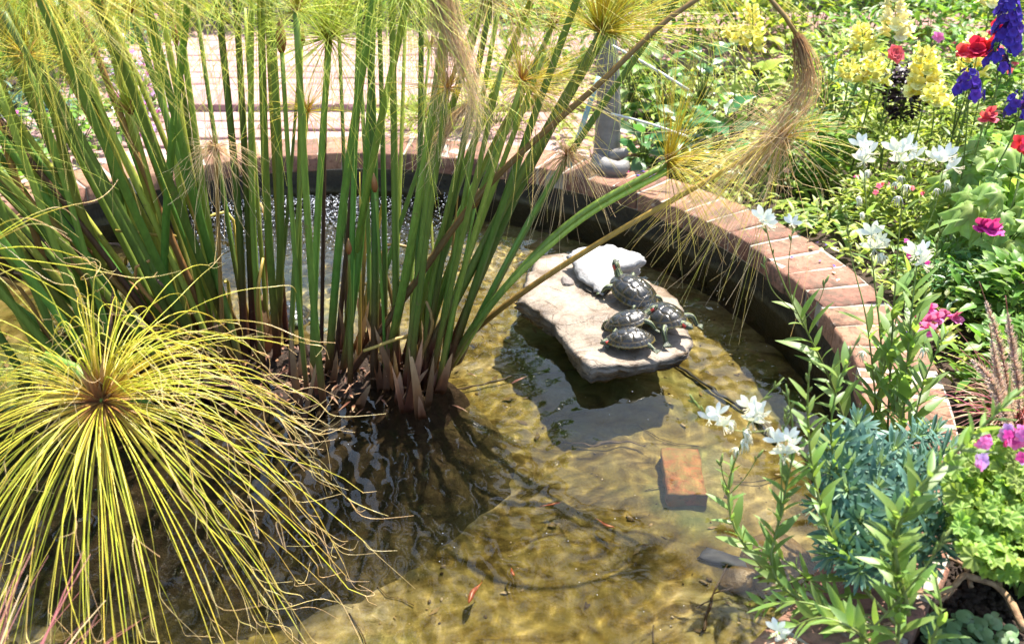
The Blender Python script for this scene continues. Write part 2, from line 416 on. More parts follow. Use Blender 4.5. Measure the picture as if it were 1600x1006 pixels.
def outline_rock(pts, ztop, zbot, seed, mat_, under=.12, rough=.006, nr=16, na=96, strata=5, tilt=(0, 0)):
    """a slab with the outline pts (xy), layered sides and an uneven top"""
    r_ = np.random.default_rng(seed)
    P = np.array([(p[0], p[1]) for p in pts]); c = P.mean(0)
    seg = np.r_[0, np.cumsum(np.linalg.norm(np.diff(np.r_[P, P[:1]], axis=0), axis=1))]
    s_ = np.linspace(0, seg[-1], na, endpoint=False)
    PX = np.c_[np.interp(s_, seg, np.r_[P[:, 0], P[0, 0]]), np.interp(s_, seg, np.r_[P[:, 1], P[0, 1]])]
    jag = r_.normal(0, rough * .5, na); PX += nrm(PX - c) * jag[:, None]
    rows = []
    for i in range(1, nr + 1):
        f = i / nr; xy = c + (PX - c) * f
        q = np.c_[xy, np.zeros(na)]
        z = ztop + rough * .55 * vnoise(q, 14, seed) + rough * .10 * vnoise(q, 45, seed + 1)
        st_ = vnoise(q * [1, 1.9, 1], 7, seed + 5, 1); z = z + rough * 1.9 * (1 / (1 + np.exp(-st_ * 30)) - .5)      # ledges
        z = z - .010 * np.clip((f - .9) / .1, 0, 1)**2 + (xy - c) @ np.array(tilt)
        rows.append(np.c_[xy, z])
    top = rows[-1][:, 2]
    for k in range(1, strata * 2 + 1):
        f = k / (strata * 2); off = (r_.normal(0, .007) if k % 2 else 0) + .006 * vnoise(np.c_[PX * 26, np.full(na, k * 1.7)], 1, seed + k // 2) + r_.normal(0, .0022, na) - under * .25 * f**2 - (.005 if k % 2 else 0)
        xy = PX + nrm(PX - c) * off[:, None]
        rows.append(np.c_[xy, top + (zbot - top) * f])
    V = np.concatenate([[[*c, ztop]]] + rows); nt = len(rows)
    T = np.array([[0, 1 + j, 1 + (j + 1) % na] for j in range(na)])
    Q = np.array([[1 + i*na + j, 1 + (i+1)*na + j, 1 + (i+1)*na + (j+1) % na, 1 + i*na + (j+1) % na] for i in range(nt - 1) for j in range(na)])
    B = np.array([[1 + (nt-1)*na + j for j in range(na)][::-1]])
    if np.cross(np.r_[PX[1] - PX[0], 0], np.r_[c - PX[0], 0])[2] < 0: T, Q, B = T[:, ::-1], Q[:, ::-1], B[:, ::-1]
    return MB().add(V, [T, Q, B])
SLZ = .072
sl_px = [(838, 400), (848, 391), (880, 389), (935, 400), (990, 424), (1043, 449), (1062, 474), (1072, 500), (1084, 527), (1076, 547), (1035, 556),
         (985, 566), (925, 577), (910, 568), (893, 545), (878, 522), (866, 507), (838, 488), (806, 467), (816, 445), (828, 422)]
mb = outline_rock([at(x, y, SLZ) for x, y in sl_px], SLZ, .002, 11, M_SLAB, .12, .008)
tag(link('rock_slab', mb.mesh('rock_slab', M_SLAB)), 'large flat tan stone slab lying just above the water under the turtles', 'rock')
cs = sum((at(x, y, 0) for x, y in sl_px), Vector()) / len(sl_px)
def lump(c, size, seed, mat_, name, label=None, cat=None, group=None, n=3, facet=.35, tilt=None, kind=None):
    import bmesh
    bm = bmesh.new(); bmesh.ops.create_icosphere(bm, subdivisions=n, radius=1)
    V = np.array([v.co[:] for v in bm.verts]); F = np.array([[v.index for v in f.verts] for f in bm.faces]); bm.free()
    r_ = np.random.default_rng(seed)
    for _ in range(11):                                 # cut flat facets
        k = nrm(r_.normal(size=3)); d = r_.uniform(.62, .9); e = np.maximum(V @ k - d, 0); V = V - e[:, None] * k * (.55 + facet)
    V *= (1 + .05 * vnoise(V, 5, seed))[:, None]
    V *= np.array(size)
    if tilt is not None: V = V @ np.array(Matrix.Rotation(tilt[0], 3, 'Z') @ Matrix.Rotation(tilt[1], 3, 'X')).T
    o = link(name, MB().add(V + np.array(c), F).mesh(name, mat_, False), None)
    return tag(o, label, cat, group, kind)
lump((cs.x + .02, cs.y + .06, -.138), (.20, .15, .142), 5, M_DARKST, 'support_stone', 'dark sunken boulder carrying the flat tan slab in the pond', 'rock')
# the white stone: an angular wedge with a broad bright top
wp = [(893, 404), (905, 393), (922, 389), (960, 392), (1000, 399), (1011, 408), (1004, 416), (972, 420), (962, 446), (940, 452), (918, 442), (903, 428)]
WZT = .135
mb = outline_rock([at(x, y, WZT) for x, y in [(890, 401), (903, 391), (950, 389), (998, 399), (1010, 408), (985, 414), (966, 418), (958, 432), (944, 445), (930, 440), (905, 425)]], WZT, SLZ + .002, 21, M_WHITE, .14, .007, 10, 72, 3, (.02, .16))
tag(link('white_rock', mb.mesh('white_rock', M_WHITE)), 'bright white angular stone standing at the back of the tan slab', 'rock')
for (px, py, sx, sy, sz, sd, lb, m_) in ((886, 441, .042, .03, .022, 3, 'small grey wedge of stone leaning on the left foot of the white rock', M_GREYST),
        (921, 452, .05, .026, .018, 8, 'low dark stone chip in front of the white rock', M_DARKST),
        (968, 466, .05, .02, .013, 12, 'flat brown stone chip under the head of the uppermost turtle', M_GREYST)):
    p = at(px, py, SLZ + .012); lump((p.x, p.y, SLZ + sz * .55), (sx, sy, sz), sd, m_, 'stone', lb, 'stone', None, 2, .4, (rnd.uniform(0, 3), .15))
# sunken things
M_SUNK = brick_mat('sunken_brick', (.27, .085, .028), (.38, .16, .055), (.32, .115, .035), .85, .95)
M_TILE = NT('dark_slate'); M_TILE = M_TILE.surf(M_TILE.ramp(M_TILE.noise(20, 4), [(.3, (.015, .017, .03)), (.7, (.04, .045, .06))]), .6, .3)
def under(px, py, depth):                               # where a sunken point is that shows at this pixel (bent at the surface)
    p = at(px, py, 0); d = ray(px, py).normalized(); h = Vector((d.x, d.y, 0)); s_ = h.length / 1.333
    k = s_ / math.sqrt(1 - s_ * s_); hd = h.normalized()
    return Vector((p.x + hd.x * k * depth, p.y + hd.y * k * depth, -depth))
p = under(1068, 735, .195)
o = link('sunken_brick', brick_mesh(.22, .115, .07, 91, .005).mesh('sunken_brick', M_SUNK), None, Matrix.Translation(p) @ Matrix.Rotation(math.radians(88), 4, 'Z'))
tag(o, 'single orange brick lying on the pond floor under the water', 'brick'); o.cycles.is_caustics_receiver = True
p = under(1134, 873, .25)
o = link('sunken_tile', brick_mesh(.13, .05, .015, 92, .003).mesh('sunken_tile', M_TILE), None, Matrix.Translation(p) @ Matrix.Rotation(math.radians(-28), 4, 'Z'))
tag(o, 'dark slate fragment on the pond floor near the white flowers', 'tile'); o.cycles.is_caustics_receiver = True
M_STONE_S = rock_mat('sunken_stone', (.16, .12, .06), (.30, .23, .12), (.42, .34, .2))
lump(under(1215, 880, .24), (.10, .13, .05), 31, M_STONE_S, 'sunken_stone', 'rounded tan stone under the water beside the plants on the rim', 'stone', None, 3, .1)
lump(under(1160, 905, .255), (.06, .04, .03), 33, M_STONE_S, 'sunken_stone', 'small tan stone under the water below the slate fragment', 'stone', None, 3, .1)
M_CABLE = NT('black_rubber'); M_CABLE = M_CABLE.surf((.012, .012, .014), .5, .4)
mb = MB(); mb.tubes(spline([under(x, y, .25) for x, y in ((1050, 566), (1085, 590), (1120, 612), (1165, 640), (1215, 690))], 24), .007, 6)
tag(link('cable', mb.mesh('cable', M_CABLE)), 'black pump cable running over the pond floor to the right of the slab', 'cable')
M_TWIG = NT('wet_twig'); M_TWIG = M_TWIG.surf((.05, .03, .015), .6, .3)
for pts, lb in ((((700, 612), (760, 598), (830, 585), (900, 580)), 'thin dark twig in the water left of the slab'),
                (((880, 690), (930, 695), (980, 690), (1010, 699)), 'thin dark twig in the water below the slab'),
                (((1100, 985), (1108, 950), (1118, 915), (1135, 885)), 'branched dark twig on the pond floor at the lower right')):
    mb = MB(); mb.tubes(spline([under(x, y, .245) for x, y in pts], 16), np.linspace(.004, .002, 16), 5)
    if 'branched' in lb: mb.tubes([under(1112, 935, .245), under(1090, 948, .24)], .0022, 5); mb.tubes([under(1115, 925, .245), under(1145, 915, .24)], .0022, 5)
    tag(link('twig', mb.mesh('twig', M_TWIG)), lb, 'twig')
M_FISH = NT('fish_scales'); M_FISH = M_FISH.surf(M_FISH.ramp(M_FISH.noise(60, 2), [(.4, (.26, .06, .02)), (.6, (.38, .12, .04))]), .35, .5)
def fish(px, py, ang, L, lb):
    t = np.linspace(0, 1, 12); x = (t - .5) * L
    hw = L * .10 * np.sin(np.pi * np.clip(t * 1.12, 0, 1))**.7 * (1 - .5 * t) + .0012
    P = np.c_[x, .05 * L * np.sin(t * 4), np.zeros(12)]
    mb = MB(); mb.tubes(P, hw, 8)
    mb.add([(L*.46, 0, 0), (L*.66, .0, L*.13), (L*.60, .0, 0), (L*.66, 0, -L*.13)], np.array([[0, 1, 2, 3]]))
    mb.add([(-L*.12, 0, L*.08), (L*.15, 0, L*.06), (L*.08, 0, L*.16)], np.array([[0, 1, 2]]))
    Mw = Matrix.Translation(under(px, py, .2)) @ Matrix.Rotation(math.radians(ang), 4, 'Z')
    tag(link('goldfish', mb.mesh('goldfish', M_FISH), None, Mw), lb, 'fish', 'small goldfish in the pond')
fish(862, 788, 200, .055, 'small pinkish goldfish over the dark patch, upper of the pair')
fish(946, 816, 145, .055, 'small orange goldfish nearest the sunken brick')
fish(744, 925, 70, .075, 'slim red brown goldfish near the foot of the papyrus, lowest in the pond')
fish(802, 894, 100, .03, 'tiny red goldfish below the dark patch of the pond')
# drops and bubbles thrown up by the fountain
M_DROP = NT('bubbles'); M_DROP = M_DROP.surf((.82, .84, .88), .12, .6)
import bmesh
bm = bmesh.new(); bmesh.ops.create_icosphere(bm, subdivisions=1, radius=1); IV = np.array([v.co[:] for v in bm.verts]); IF = np.array([[v.index for v in f.verts] for f in bm.faces]); bm.free()
mb = MB()
for i in range(4200):
    px = rnd.gauss(490, 85) if i % 3 else rnd.uniform(290, 700); py = 308 + abs(rnd.gauss(0, 34))
    p = at(px, py, 0); z = abs(rnd.gauss(0, .010)) if rnd.random() < .35 else .001
    s_ = rnd.choice((.0007, .0009, .0012, .0016, .0024))
    mb.add(IV * s_ * [1, 1, .8] + [p.x, p.y, z], IF)
for px, py in ((520, 700), (1000, 800), (930, 905), (1040, 960), (1120, 470), (860, 850), (700, 880), (980, 640), (1150, 560)):
    for _ in range(4):
        p = at(px + rnd.gauss(0, 25), py + rnd.gauss(0, 18), 0); mb.add(IV * .0010 + [p.x, p.y, .001], IF)
tag(link('water_bubbles', mb.mesh('water_bubbles', M_DROP)), 'foam and bubbles where the water bubbles up behind the papyrus', 'bubbles', None, 'stuff')
mb = MB()
M_DEBRIS = NT('sunken_litter'); M_DEBRIS = M_DEBRIS.surf(M_DEBRIS.ramp(M_DEBRIS.attr('r'), [(0, (.03, .02, .01)), (.4, (.10, .07, .03)), (.7, (.22, .16, .08)), (1, (.36, .30, .2))]), .85, .15)
for i in range(1500):
    a, r_ = rnd.uniform(0, 6.28), PR * math.sqrt(rnd.random()) * .98; s_ = rnd.choice((.0015, .002, .0025, .003, .0045)) * rnd.uniform(.7, 1.3)
    mb.add(IV * [s_ * rnd.uniform(.8, 2.2), s_, s_ * .5] @ np.array(Matrix.Rotation(rnd.uniform(0, 3.1), 3, 'Z')) + [PC.x + r_ * math.cos(a), PC.y + r_ * math.sin(a), FLOOR + s_ * .3], IF, 0, rnd.random())
lv_ = (np.array([(0, 0, 0), (.4, .18, .06), (1, 0, .1), (.4, -.18, .06)]), [np.array([[0, 1, 2, 3]])], np.zeros(4))
for i in range(150):
    a, r_ = rnd.uniform(0, 6.28), PR * math.sqrt(rnd.random()) * .97
    mb.inst(lv_, [Matrix.Translation((PC.x + r_ * math.cos(a), PC.y + r_ * math.sin(a), FLOOR + .006)) @ Matrix.Rotation(rnd.uniform(0, 6.28), 4, 'Z') @ Matrix.Rotation(rnd.gauss(0, .2), 4, 'Y') @ Matrix.Diagonal((*[rnd.uniform(.02, .055)] * 3, 1))], rnd.random() * .8)
for i in range(40):
    a, r_ = rnd.uniform(0, 6.28), PR * math.sqrt(rnd.random()) * .9; p = Vector((PC.x + r_ * math.cos(a), PC.y + r_ * math.sin(a), FLOOR + .005)); a = rnd.uniform(0, 6.28); q = Vector((math.cos(a), math.sin(a), 0)) * rnd.uniform(.04, .12)
    mb.tubes(spline([p - q, p + Vector((rnd.gauss(0, .015), rnd.gauss(0, .015), .006)), p + q], 6), .0016, 4, r=rnd.random() * .5)
tag(link('sunken_debris', mb.mesh('sunken_debris', M_DEBRIS)), 'silt crumbs and bits of leaf on the pond floor', 'debris', None, 'stuff')
for o in list(COL.objects):
    if o.type == 'MESH' and o.name.split('.')[0] in ('sunken_debris', 'sunken_stone', 'support_stone', 'cable', 'twig', 'goldfish'): o.cycles.is_caustics_receiver = True
# ================================================================== TURTLES
from mathutils.kdtree import KDTree
n = NT('turtle_shell'); g = n.obj()
c = n.mix(.5, n.attr('pigment', False), n.ramp(n.noise(9, 4, .7, g), [(.3, (.45, .43, .4)), (.7, (1.4, 1.35, 1.2))]), 'MULTIPLY')
M_SHELL = n.surf(c, .24, .5, n.bump(n.noise(14, 4, .6, g), .10, .02), coat=.08)
n = NT('turtle_skin'); g = n.obj()
M_SKIN = n.surf(n.attr('pigment', False), .38, .5, n.bump(n.noise(60, 3, .6, g), .4, .01))
n = NT('turtle_belly'); M_BELLY = n.surf(n.ramp(n.noise(7, 3, .6), [(.4, (.42, .26, .05)), (.6, (.10, .07, .02))]), .35, .5)
n = NT('turtle_eye'); M_EYE = n.surf((.012, .012, .01), .08, .7)
def scute(x, y):
    """distance to the nearest seam between shell plates, in shell lengths"""
    rr = np.hypot(x / .5, y / .39); d = np.full(x.shape, 9.); ang = np.arctan2(y / .39, x / .5)
    inn = rr < .82
    d = np.minimum(d, np.abs(rr - .82) * .42)
    yv = .125 + .018 * np.cos((x + .06) * 2 * np.pi / .21)
    d = np.where(inn, np.minimum(d, np.abs(np.abs(y) - yv)), d)
    for xs_ in (-.33, -.13, .07, .26): d = np.where(inn & (np.abs(y) < yv), np.minimum(d, np.abs(x - xs_)), d)
    for xs_ in (-.23, -.02, .19): d = np.where(inn & (np.abs(y) >= yv), np.minimum(d, np.abs(x - xs_ - .12 * (np.abs(y) - yv) * np.sign(xs_ + .02))), d)
    k = 26; f = np.abs(((ang / (2 * np.pi) * k) % 1) - .5); dm = (.5 - f) / k * 2 * np.pi * rr * .44
    d = np.where(~inn, np.minimum(d, dm), d)
    return d
def shell_mesh():
    nr, na = 44, 132; mb = MB()
    rr = np.linspace(0, 1, nr + 1)[1:]; a = np.arange(na) / na * 2 * math.pi
    R_, A_ = np.meshgrid(rr, a, indexing='ij')
    x = .5 * R_ * np.cos(A_) * (1 + .03 * np.cos(2 * A_)); y = .39 * R_ * np.sin(A_) * (1 - .07 * np.cos(A_))
    z = .25 * np.maximum(1 - R_**2.25, 0)**.74 + .018 * np.clip((R_ - .88) / .12, 0, 1)**2 - .015
    d = scute(x, y); gv = np.exp(-(d / .011)**2)
    z = z - .007 * gv + .006 * np.clip(d / .05, 0, 1) + .006 * np.exp(-(y / .03)**2) * (R_ < .8)
    serr = np.where(x < -.1, .012 * np.abs(np.sin(A_ * 13)), 0) * np.clip((R_ - .85) / .15, 0, 1); x = x * (1 + serr)
    pal = np.array([.0125, .0125, .0115]) * (1 + .35 * np.clip(d / .08, 0, 1))[..., None]
    streak = np.clip(np.sin(y * 70 + 3 * np.sin(x * 13)) - .55, 0, 1) * (R_ < .8); pal = pal + streak[..., None] * np.array([.018, .016, .005])
    edge = np.clip((R_ - .955) / .03, 0, 1)[..., None]
    pal = pal * (1 - .55 * gv[..., None]) + (gv * .25)[..., None] * np.array([.14, .10, .035]); pal = pal * (1 - edge) + edge * np.array([.13, .10, .03])
    V = np.concatenate([[[0, 0, .252]], np.stack([x, y, z], -1).reshape(-1, 3)])
    c_ = np.concatenate([[[.04, .04, .034]], pal.reshape(-1, 3)])
    T = np.array([[0, 1 + j, 1 + (j + 1) % na] for j in range(na)])
    Q = np.array([[1 + i*na + j, 1 + (i+1)*na + j, 1 + (i+1)*na + (j+1) % na, 1 + i*na + (j+1) % na] for i in range(nr - 1) for j in range(na)])
    mb.add(V, [T, Q], col=c_)
    # turned-in underside of the rim
    e0 = V[1 + (nr-1)*na:]; e1 = e0 * [.90, .88, 1] + [0, 0, -.03]; e2 = e0 * [.6, .55, 0] + [0, 0, -.02]
    Q2 = np.array([[i*na + j, (i+1)*na + j, (i+1)*na + (j+1) % na, i*na + (j+1) % na] for i in range(2) for j in range(na)])
    mb.add(np.concatenate([e0, e1, e2]), Q2, col=(.22, .17, .06))
    return mb.mesh('shell', M_SHELL)
def belly_mesh():
    V = IVF[0] * [.40, .29, .055]; V = V + [0, 0, -.052]; V[:, 2] = np.maximum(V[:, 2], -.085)
    return MB().add(V, IVF[1]).mesh('plastron', M_BELLY)
bm = bmesh.new(); bmesh.ops.create_icosphere(bm, subdivisions=3, radius=1); IVF = (np.array([v.co[:] for v in bm.verts]), np.array([[v.index for v in f.verts] for f in bm.faces])); bm.free()
SHELL_ME, BELLY_ME = shell_mesh(), belly_mesh()
EYE_ME = MB().add(IV * .016, IF).mesh('eye', M_EYE)
SKIN0, STRIPE, RED = np.array([.014, .019, .011]), np.array([.15, .18, .07]), np.array([.55, .05, .03])
def limb(mb, pts, rad, ns=14, k=16, stripes=5, flat=None):
    P = spline(pts, k); Rr = np.interp(np.linspace(0, 1, k), np.linspace(0, 1, len(rad)), rad)
    m2 = MB(); m2.tubes(P, Rr, ns)
    V = np.concatenate(m2.V); a = np.tile(np.arange(ns) / ns * 2 * math.pi, k)
    s_ = np.clip((np.abs(np.cos(a * stripes / 2)) - .88) / .08, 0, 1)[:, None]
    mb.add(V, m2.F, col=SKIN0 * (1 - s_) + STRIPE * s_)
def body_mesh(neck, legs):
    """one continuous skin: trunk, neck, head, four legs with toes, tail"""
    mb = MB(); mb.add(IVF[0] * [.38, .29, .10] + [0, 0, .02], IVF[1], col=SKIN0)
    base = np.array([.30, 0, .03]); tip = np.array(neck[0]); fwd = nrm(np.array(neck[1]))
    limb(mb, [base, (base + tip) / 2 + [0.01, 0, -.02], tip], [.10, .082, .068], 18, 14, 9)
    up = np.array([0, 0, 1.]); side = nrm(np.cross(up, fwd)); up = np.cross(fwd, side)
    H = IVF[0].copy(); hx = H[:, 0]
    sc = np.stack([.125 * hx, .078 * H[:, 1] * (1 - .38 * np.clip(hx, 0, 1)), .068 * H[:, 2] * (1 - .30 * np.clip(hx, 0, 1))], -1)
    V = tip + (sc[:, :1] + .07) * fwd + sc[:, 1:2] * side + sc[:, 2:3] * up
    ph = np.arctan2(np.abs(H[:, 1]), H[:, 2])               # 0 on top .. pi below
    st_ = np.clip((np.abs(np.sin(ph * 4.5 + .5)) - .86) / .08, 0, 1)[:, None] * (hx[:, None] > -.7)
    cc = SKIN0 * (1 - st_) + STRIPE * st_
    red = ((ph > .85) & (ph < 1.6) & (hx < .12) & (hx > -.85))[:, None]; cc = np.where(red, RED, cc)
    mb.add(V, IVF[1], col=cc)
    eyes = [tip + (.07 + .062) * fwd + s_ * .056 * side + .030 * up for s_ in (-1, 1)]
    for root, knee, foot in legs:
        root, knee, foot = map(np.array, (root, knee, foot))
        limb(mb, [root, knee, foot], [.075, .052, .038], 14, 14, 5)
        d = nrm(foot - knee); dh = nrm(np.array([d[0], d[1], min(d[2], -.05) * .2])); sd = np.array([-dh[1], dh[0], 0])
        mb.add(IVF[0] * [.055, .06, .026] @ np.array([dh, sd, [0, 0, 1]]) + foot + dh * .03, IVF[1], col=SKIN0 * 1.2)
        for q in (-2, -1, 0, 1, 2):
            dd = nrm(dh + sd * q * .30); p0 = foot + dh * .045 + sd * q * .020
            limb(mb, [p0, p0 + dd * .045 + [0, 0, .006], p0 + dd * .085 - [0, 0, .012]], [.017, .015, .007], 8, 5, 3)
    limb(mb, [(-.36, 0, .0), (-.46, .02, -.02), (-.54, .03, -.05)], [.05, .03, .012], 10, 8, 3)
    V0 = np.concatenate(mb.V); C0 = np.concatenate(mb.C)
    tmp = bpy.data.objects.new('tmp', mb.mesh('tmp', M_SKIN)); COL.objects.link(tmp)
    md = tmp.modifiers.new('r', 'REMESH'); md.mode = 'VOXEL'; md.voxel_size = .0125
    sm = tmp.modifiers.new('s', 'SMOOTH'); sm.iterations = 2; sm.factor = .4
    dg = bpy.context.evaluated_depsgraph_get(); me = bpy.data.meshes.new_from_object(tmp.evaluated_get(dg))
    bpy.data.objects.remove(tmp)
    kd = KDTree(len(V0))
    for i, v in enumerate(V0): kd.insert(v, i)
    kd.balance()
    for a in list(me.attributes):
        if a.name in ('pigment', 't', 'r'): me.attributes.remove(a)
    col = np.array([C0[kd.find(v.co)[1]] for v in me.vertices])
    ca = me.attributes.new('pigment', 'FLOAT_COLOR', 'POINT'); ca.data.foreach_set('color', np.concatenate([col, np.ones((len(col), 1))], 1).astype(np.float32).ravel())
    me.materials.clear(); me.materials.append(M_SKIN); me.name = 'body'
    me.polygons.foreach_set('use_smooth', np.ones(len(me.polygons), bool))
    return me, eyes
def turtle(label, pos, L, yaw, pitch, roll, neck, legs):
    M = Matrix.Translation(pos) @ Matrix.Rotation(math.radians(yaw), 4, 'Z') @ Matrix.Rotation(math.radians(-pitch), 4, 'Y') @ Matrix.Rotation(math.radians(roll), 4, 'X') @ Matrix.Diagonal((L, L, L, 1))
    t = link('turtle', None, None, M); tag(t, label, 'turtle', 'turtles resting in the pond')
    body, eyes = body_mesh(neck, legs)
    b = link('body', body, t, M)
    link('shell', SHELL_ME, t, M); link('plastron', BELLY_ME, t, M)
    for e in eyes: link('eye', EYE_ME, b, M @ Matrix.Translation(Vector(e)))
    return t
FLr, FRr, HLr, HRr = (.27, .20, .0), (.27, -.20, .0), (-.27, .19, .0), (-.27, -.19, .0)
def pose(gz, fl=0, fr=0, hl=0, hr=0):
    """legs resting on a surface gz below the shell rim; numbers stretch a leg out"""
    return [(FLr, (.36 + .06*fl, .33 + .06*fl, -.01), (.42 + .12*fl, .37 + .10*fl, gz + .02)), (FRr, (.36 + .06*fr, -.33 - .06*fr, -.01), (.42 + .12*fr, -.37 - .10*fr, gz + .02)),
            (HLr, (-.36 - .08*hl, .30 + .04*hl, -.02), (-.40 - .20*hl, .35 + .07*hl, gz + .02)), (HRr, (-.36 - .08*hr, -.30 - .04*hr, -.02), (-.40 - .20*hr, -.35 - .07*hr, gz + .02))]
def on(px, py, z): return at(px, py, z)
# A: uppermost, climbing towards the white rock with its neck stretched up
turtle('uppermost turtle, neck stretched up against the white rock', on(989, 456, .118), .182, 128, 13, -4,
       ((.50, 0, .20), (.55, -.05, .75)), pose(-.17, -.1, .3, -.2, .2))
# B: the right-hand one, seen from behind its left shoulder, front legs propped towards the water
turtle('turtle at the right end of the slab, both front legs propped, head held low', on(1035, 496, .110), .180, -52, 6, 6,
       ((.50, .03, .01), (1, .1, -.15)), pose(-.20, .2, .1, -.3, -.3))
# C: the smaller one climbing over its neighbour with head lifted
turtle('smaller turtle in the middle climbing on its neighbour with its head raised', on(981, 503, .108), .150, 14, 12, -8,
       ((.53, -.02, .10), (.9, -.05, .45)), pose(-.20, .1, .2, .5, .9))
# D: front, nearest to the viewer
turtle('front turtle at the near edge of the slab with its head tucked low', on(984, 531, .092), .152, 183, -2, 3,
       ((.44, .03, .02), (1, .25, -.12)), pose(-.10, -1.5, -1.3, .2, -.6))
# E: half hidden among the papyrus stems
turtle('turtle half hidden between the papyrus stems', at(452, 497, .05), .20, -62, 4, 0,
       ((.48, 0, .08), (.9, -.2, .25)), pose(-.13, .2, .2, 0, 0))
# ================================================================== PAPYRUS
def stem_mat(name, stops, transl=.14, hue=.028, val=.38, rough=.5):
    n = NT(name); t = n.attr('t')
    wob = n.math('ADD', t, n.math('MULTIPLY_ADD', n.orand(), .16, -.08))
    c = n.ramp(wob, stops)
    streak = n.noise(1, 3, .6, n.mapv(n.geo(), (90, 90, 5)))
    c = n.mix(.6, c, n.ramp(streak, [(.3, (.62, .62, .55)), (.7, (1.3, 1.3, 1.2))]), 'MULTIPLY')
    c = vary(n, c, hue, val, n.orand())
    blem = n.ramp(n.noise(26, 4, .7, n.geo()), [(.62, (0, 0, 0)), (.72, (.75, .75, .75))])
    c = n.mix(blem, c, (.16, .12, .05))
    return n.surf(c, rough, .45, None, transl, n.mix(1, c, (1.5, 1.6, .7), 'MULTIPLY'))
BRN = (.06, .022, .012)
M_STEM = stem_mat('papyrus_stem', [(0, BRN), (.10, (.10, .04, .018)), (.18, (.11, .115, .024)), (.32, (.095, .18, .03)), (1, (.19, .28, .045))])
M_STEMY = stem_mat('papyrus_stem_pale', [(0, BRN), (.1, (.14, .06, .02)), (.2, (.19, .22, .035)), (1, (.33, .39, .07))], .2)
M_STEMB = stem_mat('papyrus_stem_brown', [(0, BRN), (.15, (.10, .05, .02)), (.5, (.20, .11, .035)), (1, (.27, .16, .05))], .05, .015)
M_STEMD = stem_mat('papyrus_stem_dark', [(0, (.03, .012, .01)), (.5, (.06, .028, .016)), (1, (.10, .055, .025))], .03, .01, .2)
M_STEMG = stem_mat('papyrus_stem_golden', [(0, BRN), (.2, (.22, .13, .03)), (.6, (.42, .28, .06)), (1, (.48, .36, .08))], .1, .012)
M_SHEATH = plant('papyrus_sheath', [(0, (.05, .018, .012)), (.4, (.17, .075, .035)), (1, (.40, .25, .14))], .15, .6, .3, .015, .4, 1.2)
M_RAYG = plant('papyrus_ray_green', [(0, (.36, .30, .03)), (.2, (.40, .46, .05)), (1, (.58, .62, .14))], .4, .4, .4, .025, .3)
M_RAYY = plant('papyrus_ray_golden', [(0, (.42, .20, .03)), (.15, (.52, .42, .04)), (.8, (.60, .54, .09)), (1, (.62, .50, .22))], .35, .4, .4, .02, .25)
M_RAYT = plant('papyrus_ray_tan', [(0, (.36, .20, .09)), (.25, (.58, .40, .21)), (1, (.78, .65, .46))], .42, .6, .3, .015, .35, 1.2)
M_BRACT = plant('papyrus_bract', [(0, (.18, .07, .02)), (.5, (.26, .12, .04)), (1, (.36, .22, .10))], .15, .5, .3, .015, .25, 1.2)
def rays(mb, c, axis, n, L, amin, amax, droop, rad, curl=.03, k=9, seed=0, sway=(0, 0, 0), r0=.0, ns=3, m=0, pow_=1.0):
    r_ = np.random.default_rng(seed); ax = nrm(np.array(axis, float))
    e1 = nrm(np.cross(ax, [.3, .8, .5])); e2 = np.cross(ax, e1)
    th = np.radians(amin + (amax - amin) * r_.random(n)**pow_); ph = r_.random(n) * 2 * math.pi
    d = np.cos(th)[:, None] * ax + np.sin(th)[:, None] * (np.cos(ph)[:, None] * e1 + np.sin(ph)[:, None] * e2)
    Ln = L * r_.uniform(.65, 1.1, n); s_ = np.linspace(0, 1, k)
    dr = droop * r_.uniform(.5, 1.4, n)
    P = np.array(c) + d[:, None] * (r0 + s_[None, :, None] * Ln[:, None, None])
    P = P + (np.array([0, 0, -1.]) + np.array(sway)) * (dr * Ln)[:, None, None] * (s_**2.1)[None, :, None]
    q = nrm(r_.normal(size=(n, 3))); q2 = nrm(r_.normal(size=(n, 3)))
    f1 = r_.uniform(2, 6, n)[:, None]; 
    P = P + curl * L * (np.sin(s_[None] * f1) * s_[None]**1.5)[..., None] * q[:, None] + curl * .6 * L * (s_[None]**5)[..., None] * q2[:, None] * 2
    R = rad * (1 - .65 * s_)[None, :] * r_.uniform(.7, 1.2, n)[:, None]
    mb.tubes(P, R, ns, r=r_.random(n), m=m)
def blade(L, w, k=7, bend=0.0, fold=.25, tip=1.4, wmax=.35, base=.15):
    """a narrow leaf along +x, folded along the midrib, curving down by bend"""
    s_ = np.linspace(0, 1, k); x = L * s_ * (1 - .12 * bend * s_); z = -bend * L * s_**2 * .5
    prof = np.clip(base + (1 - base) * np.sin(np.clip(s_ / wmax, 0, 1) * math.pi / 2), 0, 1) * np.clip((1 - s_) / (1 - wmax), 0, 1)**(1 / tip)
    prof = np.where(s_ < wmax, base + (1 - base) * np.sin(s_ / wmax * math.pi / 2), np.clip((1 - s_) / (1 - wmax), 0, 1)**(1 / tip)); hw = w / 2 * prof
    V = np.concatenate([np.c_[x, hw, z + fold * hw], np.c_[x, 0 * x, z], np.c_[x, -hw, z + fold * hw]])
    Q = [(i, i + 1, k + i + 1, k + i) for i in range(k - 1)] + [(k + i, k + i + 1, 2*k + i + 1, 2*k + i) for i in range(k - 1)]
    return V, [np.array(Q)[:, ::-1]], np.tile(s_, 3)
n = NT('shade_mud'); g = n.geo(); zq = n.n('ShaderNodeSeparateXYZ', {0: g}).outputs[2]
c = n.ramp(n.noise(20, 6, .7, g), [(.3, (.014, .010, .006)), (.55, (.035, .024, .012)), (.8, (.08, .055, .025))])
al = n.ramp(n.noise(5, 5, .65, g), [(.3, (.04, .034, .012)), (.7, (.12, .095, .035))])
